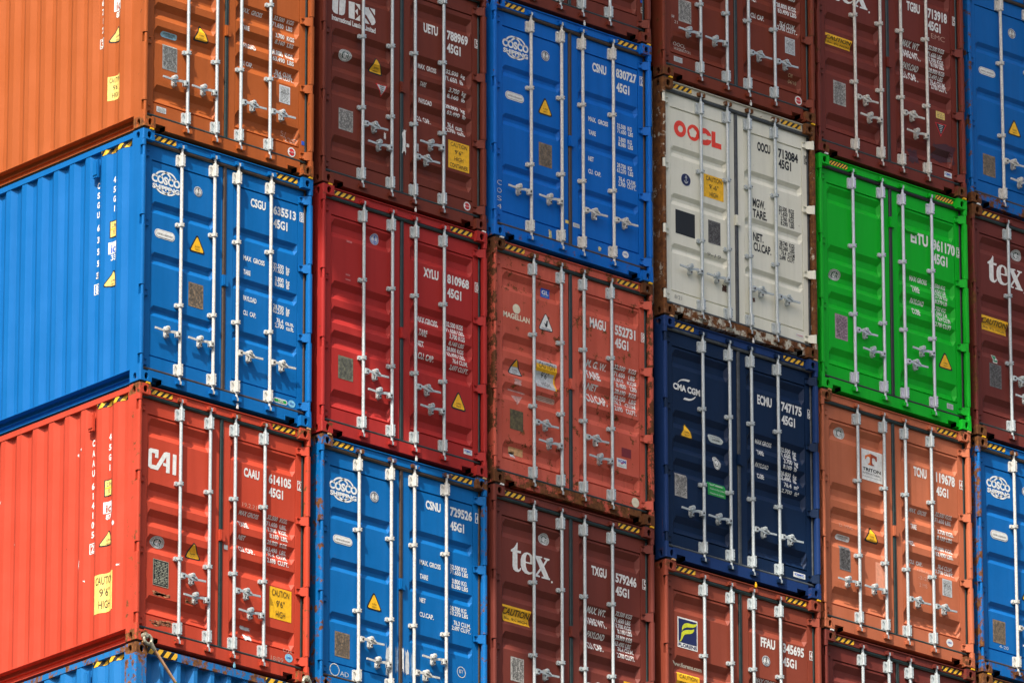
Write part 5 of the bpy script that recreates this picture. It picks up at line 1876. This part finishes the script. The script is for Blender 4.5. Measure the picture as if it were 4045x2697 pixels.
CONFIG = {
    (0, 0): dict(name='orange', label='orange container with ribbed side, topmost at the left corner of the stack', rgb=(.36, .086, .018), rust=.02, frame_rust=.30, cast_rust=.8, tone=.2, rubber='teal', stripes=0, fade=.12, rods=(.649, 1.062, 1.408, 1.829), handles=OUTER, guides=(1.9, 1.02)),
    (0, 1): dict(name='bright_blue', label='bright blue corner container with globe logo, between the orange and red ones', rgb=(.002, .122, .37), rust=.0, frame_rust=.10, cast_rust=.30, tone=.3, rod=WHITEROD, rubber='brown', padlock=[(1.40, .05)]),
    (0, 2): dict(name='bright_red', label='bright red corner container with yellow caution square low on its door', rgb=(.48, .056, .026), rust=.04, frame_rust=.42, cast_rust=.75, tone=.15, rubber='teal', handles=INNER, rods=(.625, 1.04, 1.394, 1.814), keeper_rust=.6, padlock=[(1.40, .03)], seal_colour='dfic'),
    (0, 3): dict(name='pale_blue', label='pale blue container with ribbed closed end at the bottom left corner', rgb=(.012, .15, .40), rust=.05, frame_rust=.70, cast_rust=1.0, tone=.15, closed=True),
    (1, 0): dict(name='stencil_brown', label='dark brown container with big white stencil letters and yellow four line caution square', rgb=(.155, .032, .018), rust=.02, frame_rust=.12, rubber='teal', stripes=0, handles=[(0, 1, .848), (1, -1, .65), (3, -1, .848), (2, 1, .648)], padlock=[(1.40, .04)]),
    (1, 1): dict(name='crimson', label='plain crimson red container with a yellow triangle low on its right door', rgb=(.36, .024, .020), rust=.01, frame_rust=.15, rubber='teal', handles=INNER, guides=(1.914, 1.0), padlock=[(1.41, .03)]),
    (1, 2): dict(name='smeared_blue', label='blue container with globe logo, smeared white paint and chalk circle near its bottom', rgb=(.002, .125, .37), rust=.05, frame_rust=.55, cast_rust=.8, tone=.45, rod=WHITEROD, rubber='brown', handles=LOWIN, keeper_rust=.8),
    (2, -1): dict(name='top_brown', label='brown container cut off by the top edge, above the clean blue globe logo one', rgb=(.155, .032, .018), rust=.06, frame_rust=.25, stripes=0, rubber='teal', padlock=[(1.42, .03)]),
    (2, 0): dict(name='clean_blue', label='clean deep blue globe logo container directly above the rust speckled salmon one', rgb=(.002, .118, .46), rust=.03, frame_rust=.25, cast_rust=.5, rod=WHITEROD, rubber='brown', rods=(.60, 1.07, 1.396, 1.868), sill_rust=.45, padlock=[(1.58, .62)]),
    (2, 1): dict(name='salmon', label='rust speckled salmon red container with a faded yellow and white caution sticker', rgb=(.50, .092, .055), rust=.42, frame_rust=.75, cast_rust=1.1, fade=.5, streak=.2, tone=.8, rough=.6, rubber='teal', handles=INNER, sill_rust=.9, keeper_rust=.9, padlock=[(1.58, .83)]),
    (2, 2): dict(name='serif_brown', label='brown container with white serif letters directly below the rust speckled salmon one', rgb=(.155, .034, .023), rust=.02, frame_rust=.15, rubber='teal', handles=INNER),
    (3, -1): dict(name='chalked_brown', label='brown container with chalk writing directly above the off white one', rgb=(.165, .032, .015), rust=.03, frame_rust=.45, cast_rust=.8, stripes=0, rubber='teal', handles=OUTER, padlock=[(1.42, .03)]),
    (3, 0): dict(name='off_white', label='rust streaked off white container with red letters and a black square', rgb=(.72, .71, .58), rust=.12, frame=(.50, .48, .38), frame_rust=1.05, cast_rust=1.25, tone=.5, rubber='grey', rusty_header=False, rods=(.64, 1.063, 1.404, 1.823), guides=(1.889, 1.034), sill_rust=.85, keeper_rust=1.0, padlock=[(1.43, .03)]),
    (3, 1): dict(name='navy', label='dark navy blue container with white swoosh logo and a green notice', rgb=(.004, .017, .052), rust=.01, frame=(.010, .035, .13), frame_rust=.15, cast_rust=.4, rubber='grey', handles=OUTER, guides=(1.914, 1.0), padlock=[(1.43, .0)], seal_colour='yellow'),
    (3, 2): dict(name='leaf_brown', label='reddish brown container with navy and yellow leaf logo, below the navy one', rgb=(.24, .050, .027), rust=.02, frame_rust=.15, rubber='teal', handles=INNER),
    (4, -1): dict(name='torn_brown', label='brown container with torn yellow caution sticker directly above the bright green one', rgb=(.155, .029, .019), rust=.06, frame_rust=.45, cast_rust=.8, stripes=0, rod=WHITEROD, rubber='teal', handles=INNER, rods=(.652, 1.075, 1.417, 1.843)),
    (4, 0): dict(name='green', label='bright green container with fine black and yellow stripes', rgb=(.004, .42, .018), rust=.0, frame_rust=.02, cast_rust=.1, fade=.05, rough=.34, rod=CLEANROD, rubber='black', rods=(.581, 1.06, 1.40, 1.875), handles=[(0, 1, .84), (1, -1, .637), (3, -1, .838), (2, 1, .643)], fine=True, vent=True, clamp=2.28),
    (4, 1): dict(name='salmon_brown', label='sunlit salmon brown container with a white sign showing an orange T', rgb=(.44, .125, .056), rust=.06, frame_rust=.35, cast_rust=.7, fade=.3, rubber='teal', handles=OUTER, guides=(1.914, .997), rods=(.619, 1.047, 1.392, 1.817), stripes=2, sill_rust=.25, keeper_rust=.5),
    (4, 2): dict(name='low_brown', label='dark brown container cut off by the bottom edge, below the salmon brown one', rgb=(.155, .029, .021), rust=.02, frame_rust=.2, rubber='teal', handles=INNER),
    (5, -1): dict(name='edge_blue', label='blue container at the top right edge, half cut off, above a brown one', rgb=(.002, .112, .38), rust=.09, frame_rust=.6, cast_rust=1.0, rod=WHITEROD, rubber='brown', handles=LOWIN, sill_rust=.7, rods=(.593, 1.06, 1.40, 1.865), keeper_rust=.9),
    (5, 0): dict(name='edge_brown', label='brown container half cut off at the right edge, between two blue ones', rgb=(.14, .027, .020), rust=.04, frame_rust=.6, cast_rust=1.0, rubber='teal', handles=INNER),
    (5, 1): dict(name='edge_low_blue', label='blue container at the right edge directly below the half cut brown one', rgb=(.002, .120, .38), rust=.06, frame_rust=.65, cast_rust=.9, tone=.3, rod=WHITEROD, rubber='brown', handles=LOWIN, sill_rust=.6, rods=(.64, 1.08, 1.41, 1.87), keeper_rust=.8),
    (5, 2): dict(name='corner_brown', label='rusty container corner just showing at the bottom right, below the low blue one', rgb=(.16, .06, .03), rust=.2, frame_rust=.9, cast_rust=1.0, tone=.2, rubber='teal', handles=INNER),
}


for key, cfg in CONFIG.items():
    make_container(key, cfg)

# ---------------------------------------------------------------- twist locks between the stacked castings
def twist_lock(u, key, side, colour):
    (x, y, z), _ = PLACES[key]
    root = bpy.data.objects.new('twist_lock', None)
    COL.objects.link(root)
    root.location = (x + u, y, z)
    n = CONFIG[key]['label']
    root['label'] = 'twist lock with %s tab under the %s front corner of the %s' % (colour, side, SHORT[key])
    root['category'] = 'twist lock'
    root['group'] = 'twist locks between containers'
    put('lockbody', 'lock_body', [stick('iron')], root, lambda M: M.box(-.055, .055, .020, .150, -.0305, -.0005))
    tone = {'yellow': 'yellow', 'pale': 'ovalwhite', 'tan': 'tan'}[colour]
    def tab(M):
        M.prism([(.008, -.024), (.058, -.028), (.060, -.010), (.010, -.008)], -.006, .022, 'y')
    put('locktab', 'lock_tab', [stick(tone)], root, tab)
    return root


SHORT = {(0, 0): 'orange container', (0, 1): 'bright blue corner container', (0, 2): 'bright red container', (1, 0): 'stencil lettered brown container', (1, 1): 'crimson container',
         (2, -1): 'topmost brown container', (2, 0): 'clean blue container', (2, 1): 'salmon container', (3, -1): 'chalked brown container', (3, 0): 'off white container', (3, 1): 'navy container',
         (4, -1): 'torn sticker brown container', (4, 0): 'green container', (4, 1): 'salmon brown container', (5, -1): 'top edge blue container', (5, 0): 'edge brown container', (5, 1): 'low edge blue container'}
TABS = {(0, 0): 'yyt'[:2], (0, 1): 'yt', (0, 2): 'tt', (1, 0): 'yp', (1, 1): 'tt', (2, -1): 'yy', (2, 0): 'py', (2, 1): 'py', (3, -1): 'yy', (3, 0): 'tt', (3, 1): 'ty', (4, -1): 'py', (4, 0): 'tt', (4, 1): 'py', (5, -1): 'pp', (5, 0): 'yy', (5, 1): 'yy'}
for key, tabs in TABS.items():
    for s in (0, 1):
        if key == (2, -1) and s == 0 or key[0] == 5 and s == 1 or key == (0, 2) and s == 1:
            continue
        twist_lock(.081 if s == 0 else CW - .081, key, ('left', 'right')[s], {'y': 'yellow', 'p': 'pale', 't': 'tan'}[tabs[s]])

# ---------------------------------------------------------------- lashing rods hooked into the lowest castings
def lashing_rod(name, label, x, y, z, ex, ez, painted):
    root = bpy.data.objects.new(name, None)
    COL.objects.link(root)
    root.location = (x, y, z)
    root['label'] = label
    root['category'] = 'lashing rod'
    d = Vector((ex, -.02, ez)).normalized()
    n = Vector((d.z, 0, -d.x))
    head = plain('galvanised_hook', srgb(176, 172, 150), .4, .2, 40.0, .3)
    wood = plain('rusty_rod_paint', srgb(196, 150, 110), .55, .22, 16.0)
    grn = plain('green_rod_paint', srgb(60, 140, 40), .5, .2, 20.0)
    def hook(M):
        M.tube([(0, .03, 0), (0, -.035, 0)], .034, 14)
        M.tube([(0, -.035, 0), (0, -.050, 0)], .022, 12)
        ring = [Vector((0, -.02, 0)) + n * (.050 * math.cos(a)) + d * (.050 + .050 * math.sin(a)) for a in [2 * math.pi * i / 14 for i in range(15)]]
        M.tube(ring, .018, 8)
        M.tube([Vector((0, -.02, 0)) + d * .085, Vector((0, -.02, 0)) + d * .19], [.030, .020], 10)
    put(('hook', name, x), 'hook_head', [head], root, hook)
    a, b, c = (Vector((0, -.02, 0)) + d * t for t in (.18, painted, 4.2))
    put(('rod', name, x), 'rod_bar', [wood], root, lambda M: M.tube([a, b], .0165, 10))
    put(('rodg', name, x), 'painted_bar', [grn], root, lambda M: M.tube([b, c], .0170, 10))


(bx, by, bz), _ = PLACES[(0, 2)]
lashing_rod('lashing_rod', 'slanting lashing rod with green lower part, hooked at the bottom left corner', bx + .105, by - .01, bz + .045, .40, -.44, .60)
lashing_rod('lashing_rod', 'pale lashing hook in the lower right casting of the bright red container', bx + CW - .070, by - .01, bz + .040, -.05, -.80, .60)

# ---------------------------------------------------------------- quay far below
def ground():
    m, nt, b = base_mat('quay_concrete', .85)
    geo = nt.nodes.new('ShaderNodeNewGeometry')
    c = mix(nt, ramp(nt, noise(nt, geo.outputs['Position'], .08, 6), .35, .7), (.075, .075, .072), (.045, .045, .044))
    nt.links.new(c, b.inputs['Base Color'])
    M = MB()
    M.add([(-2500, -2500, -38.3), (2500, -2500, -38.3), (2500, 2500, -38.3), (-2500, 2500, -38.3)], [(0, 1, 2, 3)])
    o = bpy.data.objects.new('ground', M.mesh('ground', [m]))
    COL.objects.link(o)
    o['kind'] = 'structure'


ground()


# ---------------------------------------------------------------- unseen crane shape, added above the stack to cast shade on the doors
def added_shade_crane():
    a = math.atan(.159)
    root = bpy.data.objects.new('added_shade_crane', None)
    COL.objects.link(root)
    root.location = (-8.5, -5.5, 13.0)
    root.rotation_euler = (0, 0, a)
    root['label'] = 'unseen crane shape added above the stack to cast shade on it'
    root['category'] = 'crane'
    st = paint('shade_crane_paint', (.32, .33, .33), .15, .2, .2)
    def girder(M):
        M.box(0, 34, -1.5, 0, 0, 4.0)
        for x in range(0, 34, 2):
            M.box(x + .02, x + .12, -1.58, -1.5, .1, 3.9)
            M.box(x + .02, x + .12, 0, .08, .1, 3.9)
    put('girder', 'shade_girder', [st], root, girder)
    def rail(M):
        M.box(0, 34, -1.75, -1.70, 4.95, 5.0)
        for x in range(0, 35, 2):
            M.box(x - .03, x + .03, -1.76, -1.69, 4.0, 4.95)
    put('shadeRail', 'shade_handrail', [st], root, rail)
    def shade_leg(M):
        M.box(27, 28.6, -1.3, -.1, -51.2, 0)
    put('shadeLeg', 'shade_leg', [st], root, shade_leg)


added_shade_crane()


def hills():
    """unseen ring of green slopes, added to block light from the low sky"""
    m, nt, b = base_mat('sky_blocker_green', .95)
    geo = nt.nodes.new('ShaderNodeNewGeometry')
    c = mix(nt, ramp(nt, noise(nt, geo.outputs['Position'], .05, 6), .35, .7), (.030, .050, .016), (.055, .065, .030))
    nt.links.new(c, b.inputs['Base Color'])
    rnd = random.Random(5)
    M = MB()
    n, rings = 64, ((330, 0.0), (400, .45), (470, .85), (560, 1.0), (800, .3))
    crest = [1 + .18 * math.sin(i * .9) + .12 * math.sin(i * 2.3 + 1) + rnd.uniform(-.06, .06) for i in range(n)]
    vs = []
    for r, h in rings:
        for i in range(n):
            a = 2 * math.pi * i / n
            vs.append((r * math.cos(a), r * math.sin(a), -38.5 + BLOCKER_HEIGHT * h * crest[i] + rnd.uniform(-6, 6) * h))
    fs = [(j * n + i, j * n + (i + 1) % n, (j + 1) * n + (i + 1) % n, (j + 1) * n + i) for j in range(len(rings) - 1) for i in range(n)]
    M.add(vs, fs, 0, True)
    o = bpy.data.objects.new('hills', M.mesh('hills', [m]))
    COL.objects.link(o)
    o['kind'] = 'structure'


BLOCKER_HEIGHT = 235  # height of the added ring that blocks the low sky
hills()
